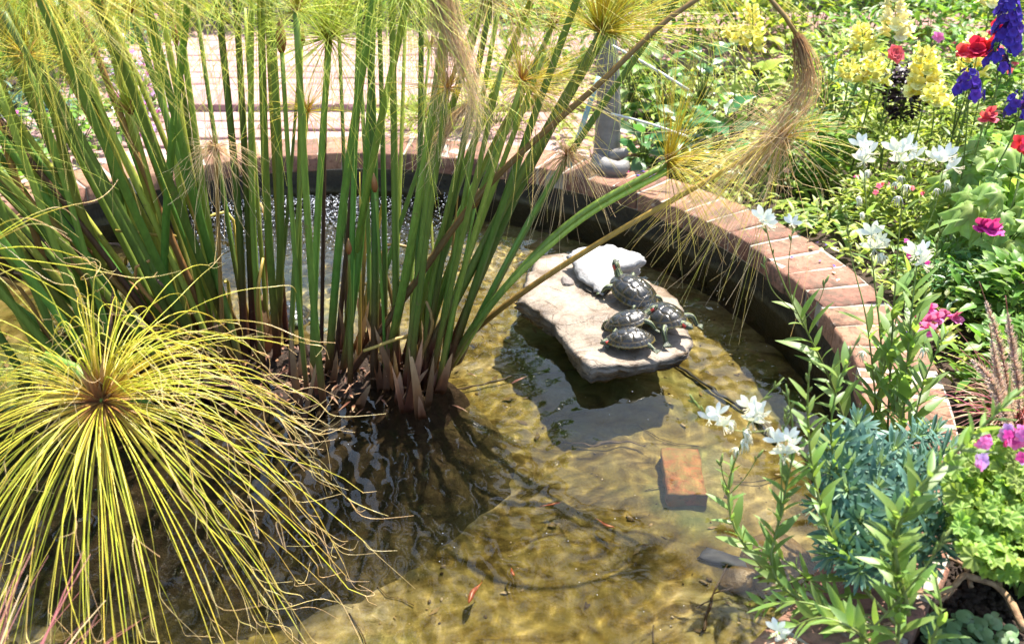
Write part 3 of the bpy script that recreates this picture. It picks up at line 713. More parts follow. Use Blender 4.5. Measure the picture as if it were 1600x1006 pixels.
sel = n.math('MULTIPLY_ADD', n.math('ADD', zq, n.math('MULTIPLY_ADD', n.noise(8, 5, .7, g), .26, -.13)), -10, -1.7)
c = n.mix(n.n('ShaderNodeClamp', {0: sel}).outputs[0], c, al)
M_SHADEMUD = n.surf(c, .85, .2, n.bump(n.noise(40, 5, .7, g), .8, .02))  # clump's shade painted as near-black mud, fading to floor tones lower down
clump = thing('papyrus_clump', 'tall clump of green papyrus stems standing in the pond', 'papyrus', at(480, 590, 0))
# root ball, and a wider mound added for the clump's shade
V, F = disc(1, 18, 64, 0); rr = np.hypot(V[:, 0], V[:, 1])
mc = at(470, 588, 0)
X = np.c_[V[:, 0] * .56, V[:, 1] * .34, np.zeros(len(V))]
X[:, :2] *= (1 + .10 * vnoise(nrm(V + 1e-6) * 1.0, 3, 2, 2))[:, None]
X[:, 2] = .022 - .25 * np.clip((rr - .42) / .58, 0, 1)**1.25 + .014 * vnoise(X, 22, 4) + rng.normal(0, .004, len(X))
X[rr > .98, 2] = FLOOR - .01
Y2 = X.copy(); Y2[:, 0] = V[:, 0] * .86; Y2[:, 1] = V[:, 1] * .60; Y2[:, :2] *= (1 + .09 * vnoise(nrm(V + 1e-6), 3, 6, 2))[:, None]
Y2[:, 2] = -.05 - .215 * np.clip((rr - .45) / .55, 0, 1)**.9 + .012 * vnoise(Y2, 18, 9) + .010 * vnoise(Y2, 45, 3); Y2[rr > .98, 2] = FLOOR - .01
oo = link('shade_mound', MB().add(Y2 + np.array((-.88, 2.33, 0)), F).mesh('shade_mound', M_SHADEMUD), clump, Matrix.Identity(4)); oo.cycles.is_caustics_receiver = True  # added dark mound, shaped to the clump's shadow and reflection in the water
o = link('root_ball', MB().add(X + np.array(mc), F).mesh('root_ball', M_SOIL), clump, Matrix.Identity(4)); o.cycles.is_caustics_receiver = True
seedc = [100]
def umbel(parent, c, axis, n, L, amin, amax, droop, rad, m_, bracts=5, bl=.05, **kw):
    seedc[0] += 1
    mb = MB(); rays(mb, c, axis, n, L, amin, amax, droop, rad, seed=seedc[0], **kw)
    o = tag(link('umbel', mb.mesh('umbel', m_), parent, Matrix.Identity(4)), kind='stuff')
    if bracts:
        mb = MB(); ax = Vector(axis).normalized()
        for i in range(bracts):
            e = ax.orthogonal().normalized(); e.rotate(Matrix.Rotation(i * 2.4 + .4, 3, ax))
            mb.inst(blade(bl * rnd.uniform(.8, 1.2), bl * .26, 6, rnd.uniform(0, .5)), [frame(Vector(c) - ax * bl * .18, ax + e * rnd.uniform(.25, .7), e * .3 + ax)])
        link('bract', mb.mesh('bract', M_BRACT), parent, Matrix.Identity(4))
    return o
def stem(pts, r0, r1, m_, parent=None, k=12, name='stem'):
    mb = MB(); P = spline(pts, k)
    mb.tubes(P, np.linspace(r0, r1, k), 6, tri=.16)
    return link(name, mb.mesh(name, m_), clump if parent is None else parent, Matrix.Identity(4)), P
def px_stem(bx, by, vx, vy, dY, ext=1.0, w=1.0, m_=None, sag=.02, z0=.0):
    b = at(bx, by, .0); v = aty(vx, vy, b.y + dY)
    b.z = -.03
    tip = b + (v - b) * ext; ln = (tip - b).length
    side = Vector((rnd.gauss(0, 1), rnd.gauss(0, .6), 0)) * sag * ln * .5
    out = Vector((tip.x - b.x, tip.y - b.y, 0)) * .05
    mid1 = b.lerp(tip, .33) + side - out * .6; mid2 = b.lerp(tip, .68) + side * .8 - out * .5
    return stem([b, mid1, mid2, tip], .0102 * w, (.0012 if m_ is M_STEMG and ext <= 1 else .0072 * w), m_ or M_STEM)
# ---- stems read off the photograph: base, a point higher up, lean towards/away, how far it carries on
SPEC = [
 (582,604,573,53,.05,1.25,1.15,M_STEM), (618,600,612,60,.0,1.2,1.2,M_STEM), (600,585,592,70,.1,1.2,.9,M_STEM), (640,608,655,62,.08,1.15,1.0,M_STEM),
 (487,600,514,60,.0,1.0,1.2,M_STEM), (480,627,440,82,-.05,1.0,.8,M_STEM), (470,570,470,72,.1,1.0,.85,M_STEM), (428,570,410,0,.0,1.3,1.2,M_STEM),
 (410,580,400,20,.05,1.3,1.0,M_STEM), (447,545,419,40,.1,1.2,.9,M_STEMY), (500,560,510,60,.1,1.2,.7,M_STEMD), (520,575,567,57,.1,1.2,.85,M_STEMD),
 (530,590,575,58,.05,1.2,1.1,M_STEM), (545,610,560,150,.05,1.5,.9,M_STEM), (630,612,697,60,.0,1.25,1.1,M_STEM), (655,600,737,165,.0,1.3,1.0,M_STEM),
 (670,598,747,187,.08,1.35,.9,M_STEM), (690,590,800,290,-.05,1.9,1.2,M_STEM), (560,560,690,190,.2,1.5,.8,M_STEM), (610,560,630,90,.3,1.2,.7,M_STEMY),
 (640,560,668,120,.35,1.1,.6,M_STEMY), (655,575,690,170,.3,1.1,.7,M_STEMY), (648,585,800,203,.05,1.35,1.0,M_STEM),
 (660,590,800,220,.0,1.3,1.0,M_STEM), (680,606,735,420,-.05,2.2,.9,M_STEM), (540,540,530,110,.25,1.2,.7,M_STEM), (575,560,560,120,.25,1.2,.8,M_STEM),
  (452,600,470,330,.1,1.5,.9,M_STEM),
 (560,545,580,250,.2,1.3,.7,M_STEMG), (395,570,370,60,.0,1.3,1.2,M_STEM), (380,580,335,30,.0,1.3,1.2,M_STEM), 
 (360,575,280,20,.0,1.3,1.1,M_STEMY), (350,590,250,20,.0,1.3,1.0,M_STEMY), (345,565,262,90,.1,1.3,.9,M_STEMY),
 (335,585,235,60,.0,1.3,1.0,M_STEMY), (325,600,205,176,-.05,1.0,.8,M_STEMY), (420,545,392,150,.15,1.3,.8,M_STEMY), (390,540,320,100,.2,1.2,.8,M_STEM),
 (310,585,165,20,.0,1.25,1.2,M_STEMY), (300,570,0,197,-.1,1.2,1.0,M_STEMD), (215,596,62,60,-.1,1.2,1.3,M_STEMY), (235,600,108,300,-.1,1.9,1.3,M_STEMY),
 (290,590,60,150,-.05,1.3,1.2,M_STEMY), (280,600,20,250,-.15,1.6,1.2,M_STEM), (270,585,120,80,.05,1.3,1.1,M_STEMY), (320,570,150,100,.1,1.3,1.1,M_STEM),
 (330,560,180,120,.15,1.3,1.0,M_STEMY), (340,600,170,300,-.1,1.8,1.1,M_STEM), (295,610,40,330,-.2,1.8,1.2,M_STEMY), (255,590,10,330,-.2,1.7,1.2,M_STEM),
 (360,600,240,350,-.05,1.8,1.0,M_STEMY), (365,585,200,200,.0,1.4,1.0,M_STEMB), (310,600,100,330,-.1,1.6,.9,M_STEMD), (205,620,0,360,-.15,1.5,1.3,M_STEMY),
 (180,630,20,400,-.1,1.7,1.2,M_STEMY), (240,610,70,420,-.15,2.2,1.2,M_STEMY), (160,640,0,460,-.1,1.4,1.3,M_STEM), (225,585,30,120,.0,1.3,1.2,M_STEM),
 (250,575,100,40,.0,1.3,1.0,M_STEM), (375,570,255,250,.1,1.6,1.0,M_STEMY), (385,600,300,330,.0,1.9,1.1,M_STEM), (325,620,215,420,-.1,2.4,1.1,M_STEM),
 (300,560,130,200,.15,1.5,1.0,M_STEMG), (265,605,0,290,-.1,1.2,1.0,M_STEMB), (345,575,75,60,.1,1.2,1.1,M_STEMY),
 (350,555,110,100,.2,1.2,1.0,M_STEMY), (195,600,0,130,-.05,1.2,1.2,M_STEM), (285,565,85,20,.1,1.2,1.0,M_STEMY),
 (665,610,712,420,-.1,2.2,.9,M_STEM), (635,630,660,450,-.05,2.3,.9,M_STEM), (505,640,490,420,-.08,2.3,1.0,M_STEM),
 (150,655,20,360,-.1,1.5,1.1,M_STEM), (110,640,-40,380,-.1,1.4,1.1,M_STEMY), (175,650,70,350,-.1,1.6,1.1,M_STEM), (90,660,-30,470,-.1,1.5,1.2,M_STEM), (200,640,110,330,-.05,1.6,1.0,M_STEM), (130,625,10,250,-.05,1.3,1.0,M_STEMB), (215,650,60,450,-.15,1.8,1.1,M_STEM),
 (245,600,-40,190,-.1,1.2,1.0,M_STEM), (290,575,-30,130,.0,1.2,1.0,M_STEMY), (310,590,10,180,-.05,1.25,1.0,M_STEM), (335,580,90,170,.05,1.3,.9,M_STEMY), (355,590,140,150,.1,1.3,1.0,M_STEM), (270,610,-40,330,-.15,1.3,1.1,M_STEM), (220,620,-60,420,-.15,1.2,1.2,M_STEM), (345,595,60,330,-.1,1.6,1.0,M_STEMB), (365,575,190,130,.1,1.3,.9,M_STEM), (375,590,225,180,.0,1.35,1.0,M_STEMY),
 (395,565,398,250,.0,.95,.9,M_STEMG), (560,585,562,250,.05,.95,.7,M_STEMG), (690,575,722,240,.15,1.0,.7,M_STEMG), (410,575,392,330,.0,.8,1.0,M_STEMG),
 (230,560,-60,260,-.05,1.2,1.1,M_STEM), (260,590,-20,380,-.15,1.3,1.2,M_STEMY), (190,600,-60,330,-.1,1.3,1.2,M_STEM), (300,590,30,250,.0,1.3,1.1,M_STEM), (330,590,60,230,.05,1.3,1.0,M_STEMY), (340,570,110,200,.1,1.3,1.0,M_STEM),
]
ends = []; END = {}
for s_ in SPEC:
    bx, by, vx, vy, dY, ext, w, m_ = s_
    o, P = px_stem(bx, by, vx, vy, dY, ext, w * rnd.uniform(.92, 1.08), m_)
    ends.append((o, P[-1], P[-1] - P[-3], m_)); END[bx, vx] = ends[-1]
# umbels on stems whose tips are above the picture: their rays hang down into it
for i, (o, p, d, m_) in enumerate(ends):
    if m_ in (M_STEMD,) or p[2] < .75: continue
    if SPEC[i][:3] in ((487, 600, 514), (325, 600, 205), (480, 627, 440), (470, 570, 470)): continue
    mm = M_RAYG if i % 3 else M_RAYY
    if i % 5 in (1, 3): continue
    umbel(o, p, d, 80, rnd.uniform(.22, .36), 15, 120, rnd.uniform(.2, .45), .0008, mm, 4, .06, curl=.06)
# ---- the umbels that can be seen one by one
umbel(*END[487, 514][:2], (0, -.35, .9), 240, .27, 0, 118, .18, .0010, M_RAYG, 6, .05, curl=.04)
umbel(*END[325, 205][:2], (-.15, -.1, 1), 150, .115, 3, 62, .02, .0009, M_RAYG, 6, .075, curl=.02)
def tassel(parent, path, n, s0, s1, rad, m_=None):
    """a withered head whose rays hang together as a wisp along a path"""
    seedc[0] += 1; r_ = np.random.default_rng(seedc[0]); C = spline(path, 12); u = np.linspace(0, 1, 12)
    off = nrm(r_.normal(size=(n, 3))) * r_.random((n, 1))**.6; ln = r_.uniform(.55, 1.15, n)
    K = np.empty((n, 12, 3))
    for i in range(n):
        x = np.clip(u * ln[i], 0, 1.12); c_ = np.stack([np.interp(x, u, C[:, k]) for k in range(3)], -1); c_ = c_ + np.maximum(x - 1, 0)[:, None] * (C[-1] - C[-2]) * 11
        K[i] = c_ + off[i] * (s0 + (s1 - s0) * x**1.2)[:, None] + .028 * (np.sin(x * r_.uniform(3, 11) + r_.uniform(0, 6)) * x)[:, None] * nrm(r_.normal(size=3)) + .03 * (x**4)[:, None] * nrm(r_.normal(size=3))
    mb = MB(); mb.tubes(K, rad * (1 - .6 * u)[None] * r_.uniform(.7, 1.2, n)[:, None], 3, r=r_.random(n))
    return tag(link('umbel', mb.mesh('umbel', m_ or M_RAYT), parent, Matrix.Identity(4)), kind='stuff')
def bud(parent, p, d, L=.07, w=.012):
    mb = MB(); d = Vector(d).normalized(); s_ = np.linspace(0, 1, 9)
    P = np.array(p) + np.outer(s_ * L, d); mb.tubes(P, w * np.array([.5, .8, 1, 1, .95, .8, .6, .35, .08]), 7)
    link('bud', mb.mesh('bud', M_BRACT), parent, Matrix.Identity(4))
bud(*END[480, 440][:3], .085, .013); bud(*END[470, 470][:3], .05, .012)
for bx, by, tx, ty, dY, w, bl in ((600,600,586,300,-.05,.5,.055), (548,600,545,397,-.05,.45,.05), (692,592,742,325,.0,.5,.06), (340,560,276,72,.0,.8,.07), (425,545,470,66,.2,.6,.05)):
    o, P = px_stem(bx, by, tx, ty, dY, 1.0, w, M_STEM); bud(o, P[-1], P[-1] - P[-3], bl, .009)
# long stalks leaning out to the right
o, P = stem([at(537, 600, -.02), aty(640, 455, 2.62), aty(755, 300, 2.58), aty(930, 138, 2.52), aty(1093, -2, 2.5), aty(1160, -32, 2.5), aty(1205, 0, 2.5), aty(1246, 58, 2.5)], .0115, .0055, M_STEMB, None, 30)
tassel(o, [aty(1246, 58, 2.5), aty(1264, 105, 2.49), aty(1258, 150, 2.48), aty(1215, 200, 2.47), aty(1150, 275, 2.46), aty(1110, 330, 2.46)], 125, .016, .21, .0007)
tassel(o, [aty(1246, 58, 2.5), aty(1252, 110, 2.49), aty(1248, 160, 2.48), aty(1240, 210, 2.47)], 30, .014, .07, .0008)
o, P = stem([at(700, 556, -.02), aty(780, 485, 2.72), aty(968, 361, 2.62), aty(1100, 286, 2.55), aty(1222, 214, 2.5)], .0105, .0065, M_STEMG, None, 24)
umbel(o, P[-1], (.0, -.35, .5), 80, .22, 0, 165, .3, .0006, M_RAYT, 4, .04, curl=.30, sway=(-.3, 0, 0))
umbel(o, P[-1], (.6, -.3, .4), 40, .22, 5, 70, .35, .0009, M_RAYY, 0, curl=.06)
umbel(o, P[-1], (-.5, -.5, -.2), 70, .34, 10, 80, .4, .0006, M_RAYT, 0, curl=.20, sway=(-.2, 0, 0))
umbel(o, P[-1], (-.6, -.35, -.15), 55, .40, 5, 45, .55, .0008, M_RAYY, 0, curl=.06)
o, P = stem([at(690, 588, -.02), aty(760, 485, 2.62), aty(907, 335, 2.6), aty(1043, 256, 2.62)], .0115, .0075, M_STEM, None, 20)
umbel(o, P[-1], (.05, -.1, 1), 45, .36, 2, 30, .03, .0011, M_RAYY, 5, .045, curl=.03)
umbel(o, P[-1], (.75, -.5, .35), 110, .25, 10, 75, .4, .0011, M_RAYY, 0, curl=.04)
o, P = stem([at(700, 580, -.02), aty(800, 440, 2.6), aty(920, 335, 2.6), aty(1047, 266, 2.62)], .0115, .008, M_STEMY, None, 20)
o, P = stem([at(640, 605, -.02), aty(720, 450, 2.66), aty(800, 297, 2.68), aty(938, 52, 2.7)], .0165, .0095, M_STEM, None, 20)
umbel(o, P[-1], (.25, -.05, 1), 250, .40, 4, 72, .16, .0010, M_RAYY, 8, .07, curl=.03)
umbel(o, P[-1], (.1, -.2, 1), 80, .34, 20, 75, .25, .0009, M_RAYG, 0, curl=.04)
o, P = stem([at(713, 572, -.02), aty(765, 460, 2.66), aty(832, 335, 2.7), aty(886, 245, 2.72)], .0105, .007, M_STEM, None, 18)
umbel(o, P[-1], (0, -.2, .9), 120, .15, 20, 120, 1.1, .0010, M_RAYT, 6, .035, curl=.08)
o, P = stem([at(640, 570, -.02), aty(720, 330, 2.9), aty(800, 192, 3.0), aty(955, 52, 3.05)], .012, .0085, M_STEM, None, 18)
umbel(o, P[-1], (.3, -.2, 1), 140, .34, 10, 100, .5, .0010, M_RAYG, 5, .05, curl=.05)
o, P = stem([at(640, 575, -.02), aty(700, 420, 2.85), aty(770, 225, 2.9), aty(818, 140, 2.9)], .009, .0065, M_STEMY, None, 18)
umbel(o, P[-1], (.7, -.1, .6), 160, .27, 4, 85, .2, .0010, M_RAYY, 6, .04, curl=.03)
umbel(o, P[-1], (-.2, -.3, .6), 120, .25, 20, 115, .5, .0009, M_RAYT, 0, curl=.06)
# dead heads
o, P = px_stem(350, 600, 336, 232, -.12, 1.0, .7, M_STEMB)
umbel(o, P[-1], (0, -.5, .6), 130, .13, 0, 130, .9, .0008, M_RAYT, 4, .03, curl=.22)
o, P = stem([at(600, 590, -.02), aty(650, 330, 2.5), aty(690, 60, 2.45), aty(702, -48, 2.45)], .013, .008, M_STEM, None, 18)
tassel(o, [aty(690, -45, 2.42), aty(700, 20, 2.38), aty(722, 90, 2.36), aty(742, 165, 2.35), aty(738, 220, 2.35)], 150, .035, .035, .0008)
tassel(o, [aty(676, -40, 2.42), aty(682, 30, 2.38), aty(690, 100, 2.36), aty(672, 190, 2.35)], 60, .02, .045, .0007)
o, P = px_stem(660, 600, 742, 158, -.05, 1.0, .9, M_STEM)
umbel(o, P[-1], (-.2, -.3, .3), 60, .10, 10, 130, .8, .0007, M_RAYT, 4, .03, curl=.12, sway=(-.35, 0, 0))
tassel(o, [aty(741, 157, 2.5), aty(718, 175, 2.49), aty(695, 205, 2.48), aty(668, 262, 2.48)], 110, .005, .05, .0008)
o, P = px_stem(680, 570, 662, 182, .45, 1.0, .5, M_STEMY)
umbel(o, P[-1], (0, -.2, 1), 130, .18, 5, 115, .1, .0009, M_RAYG, 4, .03)
o, P = px_stem(215, 560, 131, 442, -.1, 1.0, .4, M_STEM)
umbel(o, P[-1], (.0, -.5, .8), 70, .05, 0, 100, .05, .0008, M_RAYG, 3, .02)
# umbels well above the picture at the top edge
for px, py, Y, mm in ((120,-70,2.2,M_RAYG), (45,-40,2.0,M_RAYY), (215,-55,2.3,M_RAYY), (300,-60,2.4,M_RAYG), (405,-50,2.4,M_RAYG), (590,-50,2.4,M_RAYG), (640,-20,2.5,M_RAYG), (770,-40,2.7,M_RAYT), (850,-50,2.8,M_RAYY), (1010,-60,2.8,M_RAYG), (1090,-50,2.9,M_RAYY)):
    b = at(min(690, 450 + (px - 400) * .4) + rnd.uniform(-20, 20), rnd.uniform(560, 600), -.02) if px > 350 else at(rnd.uniform(250, 380), rnd.uniform(570, 610), -.02)
    p = aty(px, py, Y); o, P = stem([b, b.lerp(p, .5) - Vector((p.x - b.x, 0, 0)) * .06, p], .0125, .0085, M_STEM, None, 14)
    umbel(o, P[-1], (rnd.gauss(0, .15), -.35, .7), 170, .36, 20, 130, .45, .0008, mm, 4, .06, curl=.06)
# papery brown sheaths round the foot of the stems
for i in range(170):
    s_ = rnd.choice(SPEC); b = at(s_[0] + rnd.gauss(0, 14), s_[1] + (rnd.gauss(4, 14) if i < 110 else rnd.uniform(10, 60) * min(1, (s_[0] - 200) / 250)), -.03)
    v = aty(s_[2], s_[3], b.y + s_[4]); d = (v - b).normalized() + Vector((rnd.gauss(0, .16), rnd.gauss(0, .16), 0))
    link('sheath', MB().inst(blade(rnd.uniform(.10, .30), rnd.uniform(.022, .036), 7, rnd.uniform(-.1, .35), .5, 1.6, .2, .7), [frame(b, d, (rnd.gauss(0, 1), -1, .2))]).mesh('sheath', M_SHEATH), clump, Matrix.Identity(4))
# snapped and dead stalks standing among the green ones
for i in range(34):
    s_ = rnd.choice(SPEC); b = at(s_[0] + rnd.gauss(0, 12), s_[1] + rnd.gauss(0, 10), -.02); v = aty(s_[2], s_[3], b.y + s_[4]); d = (v - b).normalized(); L = rnd.uniform(.15, .6)
    d = (d + Vector((rnd.gauss(0, .10), rnd.gauss(0, .10), 0))).normalized(); t_ = b + d * L
    stem([b, b.lerp(t_, .5) + Vector((rnd.gauss(0, .006), 0, 0)), t_, t_ + (d + Vector((rnd.gauss(0, .8), rnd.gauss(0, .5), rnd.uniform(-1.2, .2)))).normalized() * rnd.uniform(.02, .16)], .0085, .004, rnd.choice((M_STEMB, M_STEMB, M_STEMD, M_STEMG)))
# broken litter on the root ball
mb = MB()
for i in range(260):
    p = at(rnd.gauss(480, 95), rnd.gauss(585, 28), .035)
    mb.inst(blade(rnd.uniform(.015, .06), rnd.uniform(.004, .012), 4, rnd.uniform(0, .6)), [frame(p, (rnd.gauss(0, 1), rnd.gauss(0, 1), rnd.gauss(0, .25)))])
tag(link('litter', mb.mesh('litter', M_SHEATH), clump, Matrix.Identity(4)), kind='stuff')

# ---- the big golden umbel drooping over the near water
UC = aty(160, 628, 1.72)
dr = thing('drooping_papyrus', 'big yellow papyrus head drooping over the water, nearest the viewer', 'papyrus head', UC)
stem([at(250, 640, -.25), aty(120, 585, 1.95), aty(60, 560, 1.86), aty(110, 566, 1.78), UC], .012, .009, M_STEM, dr, 18)
M_RAYF = plant('front_ray', [(0, (.30, .13, .05)), (.07, (.42, .22, .06)), (.13, (.48, .38, .04)), (.35, (.55, .54, .05)), (.75, (.60, .52, .07)), (1, (.70, .54, .28))], .3, .32, .5, .022, .22)
ax = Vector((.05, -.62, .78)); r_ = np.random.default_rng(5)
e1 = ax.normalized().orthogonal().normalized(); e2 = ax.normalized().cross(e1)
for i in range(288):
    th = math.radians(r_.uniform(28, 118)); ph = r_.uniform(0, 2 * math.pi)
    d = ax.normalized() * math.cos(th) + (e1 * math.cos(ph) + e2 * math.sin(ph)) * math.sin(th)
    L = r_.uniform(.36, .62); drp = r_.uniform(.35, .75)
    s_ = np.linspace(0, 1, 13)[:, None]
    q = nrm(r_.normal(size=3)); P = np.array(UC) + np.array(d) * L * s_ * (1 - .15 * s_) + np.array([0, 0, -1.]) * drp * L * s_**1.9 + r_.choice([.03, .05, .11]) * L * np.sin(s_ * r_.uniform(2, 5)) * s_ * q
    P[:, 2] = np.maximum(P[:, 2], .012 + .02 * r_.random())
    mb = MB(); mb.tubes(P, .0015 * r_.uniform(.5, 1.2) * (1 - .45 * s_[:, 0]), 4, r=r_.random(), t0=0, t1=.85, caps=False)
    dend = nrm(P[-1] - P[-2])
    for j in range(int(r_.integers(1, 4))):            # thin curling threads at the tip
        u = np.linspace(0, 1, 9)[:, None]; q1 = nrm(r_.normal(size=3) + dend); q2 = nrm(r_.normal(size=3)); l2 = r_.uniform(.05, .13)
        K = P[-1] + l2 * (dend * u * .7 + q1 * u**2 * .6 + q2 * .35 * np.sin(u * 4) * u); K[:, 2] = np.maximum(K[:, 2], .008)
        mb.tubes(K, .0009 * (1 - .6 * u[:, 0]), 3, r=r_.random(), t0=.9, t1=1.0)
    link('ray', mb.mesh('ray', M_RAYF), dr, Matrix.Identity(4))
for i in range(16):
    e = (e1 * math.cos(i * 2.4) + e2 * math.sin(i * 2.4))
    d = ax.normalized() * rnd.uniform(.7, 1) + e * rnd.uniform(.1, .75) + Vector((0, .25, .45))
    link('bract', MB().inst(blade(rnd.uniform(.07, .13), .015, 6, .2, .5), [frame(UC - ax * .012, d, ax)]).mesh('bract', M_BRACT), dr, Matrix.Identity(4))
# a second head cut off by the left edge, its rays reaching in
c2 = aty(-40, 400, 1.75)
d2 = thing('drooping_papyrus', 'papyrus head at the left edge with only its golden rays reaching in', 'papyrus head', c2)
stem([at(60, 640, -.3), aty(-60, 520, 1.85), aty(-60, 430, 1.8), c2], .011, .008, M_STEM, d2, 12)
r_ = np.random.default_rng(9)
for i in range(10):
    d = nrm(np.array([r_.uniform(.1, 1), r_.normal(0, .45), r_.normal(.15, .45)])); L = r_.uniform(.14, .32); s_ = np.linspace(0, 1, 10)[:, None]
    P = np.array(c2) + d * L * s_ + np.array([0, 0, -1]) * L * r_.uniform(.1, .5) * s_**2; mb = MB(); mb.tubes(P, .0013 * (1 - .6 * s_[:, 0]), 4, r=r_.random(), caps=False)
    u = np.linspace(0, 1, 8)[:, None]; q2 = nrm(r_.normal(size=3)); mb.tubes(P[-1] + .07 * (nrm(P[-1] - P[-2]) * u + q2 * .7 * u**2), .0008 * (1 - .6 * u[:, 0]), 3, t0=.9, t1=1)
    link('ray', mb.mesh('ray', M_RAYF), d2, Matrix.Identity(4))
# ================================================================== BEDS BEHIND AND BESIDE THE POND
def broad(L, w, k=8, bend=.5, wave=.03, fold=.18, seed=0, tip=1.3, wmax=.42):
    r_ = np.random.default_rng(seed); s_ = np.linspace(0, 1, k); nc = 5
    prof = np.where(s_ < wmax, .08 + .92 * np.sin(s_ / wmax * math.pi / 2), np.clip((1 - s_) / (1 - wmax), 0, 1)**(1 / tip)) * w / 2
    V = []; t = []
    for c in np.linspace(-1, 1, nc):
        z = -bend * L * s_**2 * .5 + fold * np.abs(c) * prof + wave * L * np.abs(c) * np.sin(s_ * 11 + c * 2 + r_.uniform(0, 6))
        V.append(np.c_[L * s_ * (1 - .12 * bend * s_), c * prof, z]); t.append(s_ * .6 + .4 * abs(c))
    Q = np.array([(c*k + i, c*k + i + 1, (c+1)*k + i + 1, (c+1)*k + i) for c in range(nc - 1) for i in range(k - 1)])
    return np.concatenate(V), [Q], np.concatenate(t)
def fan_leaf(R, lobes=5, depth=.5, teeth=2, span=150, cup=.12, seed=0, ruffle=.04, na=41):
    """a round or hand-shaped leaf: base at the origin, spreading along +x"""
    r_ = np.random.default_rng(seed); th = np.radians(np.linspace(-span, span, na))
    ph = th / math.radians(2 * span) * lobes
    r1 = R * (1 - depth * np.abs(np.sin(ph * math.pi + (0 if lobes % 2 else math.pi / 2)))**1.6)
    r1 = r1 * (1 - .10 * (np.abs(np.sin(ph * math.pi * (2 * teeth + 1)))) if teeth else 1) * (1 - .22 * (np.abs(th) / math.radians(span))**2)
    V = [[0, 0, 0]]; t = [0]
    for f in (.3, .62, 1.0):
        rr = R * .5 * f * (1 - f) * 1.2 + r1 * f * (f if f < 1 else 1) + (R * .3 * f * (1 - f))
        z = -cup * R * f**2 * (.6 + .5 * np.cos(th)) - ruffle * R * f * np.cos(ph * 2 * math.pi) + r_.normal(0, .012 * R, na) * f
        V += list(np.c_[rr * np.cos(th) + .0 * R, rr * np.sin(th), z]); t += [f] * na
    T = np.array([[0, 1 + i, 2 + i] for i in range(na - 1)])
    Q = np.array([[1 + q*na + i, 1 + (q+1)*na + i, 2 + (q+1)*na + i, 2 + q*na + i] for q in range(2) for i in range(na - 1)])
    return np.array(V, float), [T, Q], np.array(t, float)
def petal(L, w, bend=.3, k=5, wmax=.62): return blade(L, w, k, bend, .12, 2.2, wmax, .22)
def merge_leaves(items):
    mb = MB()
    for lf, M in items: mb.inst(lf, [M], 0.0)
    return (np.concatenate(mb.V), mb.F, np.concatenate(mb.T))
def snap_floret(s=1.0, seed=0):                        # two-lipped flower opening along +x
    r_ = random.Random(seed); it = []
    mb = MB(); mb.tubes([(0, 0, 0), (.010*s, 0, 0), (.020*s, 0, .001)], [.003*s, .0055*s, .0065*s], 6, caps=False, t0=0, t1=.4)
    it.append(((np.concatenate(mb.V), mb.F, np.concatenate(mb.T)), Matrix.Identity(4)))
    for a, e, l in ((25, 62, .021), (-25, 62, .021), (0, -50, .019), (48, -38, .019), (-48, -38, .019)):
        d = Vector((.55, math.sin(math.radians(a)), math.sin(math.radians(e)))); it.append((petal(l*s*r_.uniform(.9, 1.15), .017*s, .5), frame((.017*s, 0, 0), d, (-.8, 0, .5 if e > 0 else -.4))))
    it.append((petal(.011*s, .012*s, .9, 4), frame((.017*s, 0, -.002*s), (1, 0, .1), (0, 0, 1))))
    return merge_leaves(it)
def open_flower(s, n_, w, cup=.35, seed=0, layers=1, bend=.3):
    r_ = random.Random(seed); it = []
    for l in range(layers):
        for i in range(n_):
            a = (i + l * .5) / n_ * 2 * math.pi + r_.uniform(-.12, .12); c_ = cup + .35 * l
            it.append((petal(s * r_.uniform(.88, 1.08) * (1 - .18 * l), w * s, bend + r_.uniform(-.1, .2)), frame((0, 0, 0), (math.cos(a), math.sin(a), c_ + r_.uniform(-.1, .1)), (-math.cos(a) * .4, -math.sin(a) * .4, 1))))
    V, F, t = merge_leaves(it); return V[:, [2, 1, 0]] * [1, 1, -1], F, t    # faces along +x
M_LEAF = plant('mid_green_leaf', [(0, (.09, .17, .022)), (.6, (.13, .235, .04)), (1, (.18, .28, .06))], .45)
M_LIME = plant('lime_leaf', [(0, (.16, .22, .028)), (.6, (.28, .35, .045)), (1, (.40, .46, .10))], .45)
M_DEEP = plant('deep_green_leaf', [(0, (.07, .15, .035)), (.5, (.06, .16, .04)), (1, (.09, .20, .055))], .38, .35, .5)
M_LOBED = plant('lobed_leaf', [(0, (.30, .38, .10)), (.5, (.22, .34, .075)), (1, (.30, .43, .14))], .48, .5, .4, .02, .25)
M_BLUEL = plant('blue_green_leaf', [(0, (.10, .18, .12)), (.5, (.055, .14, .105)), (1, (.09, .19, .15))], .2, .5, .4, .015, .25, 1.2)
M_DARKL = plant('dark_purple_leaf', [(0, (.02, .008, .012)), (1, (.035, .015, .022))], .1, .45, .4)
M_STALK = plant('green_stalk', [(0, (.09, .12, .03)), (1, (.14, .21, .05))], .15, .5, .4)
def petal_mat(name, c0, c1, tr=.3, val=.18): return plant(name, [(0, c0), (1, c1)], tr, .55, .3, .012, val, 1.1, 40, .1)
M_YEL = petal_mat('yellow_petal', (.74, .66, .10), (.82, .78, .34)); M_WHT = petal_mat('white_petal', (.70, .72, .62), (.86, .86, .88), .3, .06)
M_PUR = petal_mat('purple_petal', (.075, .02, .26), (.06, .025, .34)); M_PNK = petal_mat('pink_petal', (.62, .10, .32), (.72, .22, .50))
M_COR = petal_mat('coral_petal', (.62, .04, .06), (.78, .16, .20)); M_RED = petal_mat('red_petal', (.5, .012, .02), (.68, .03, .05))
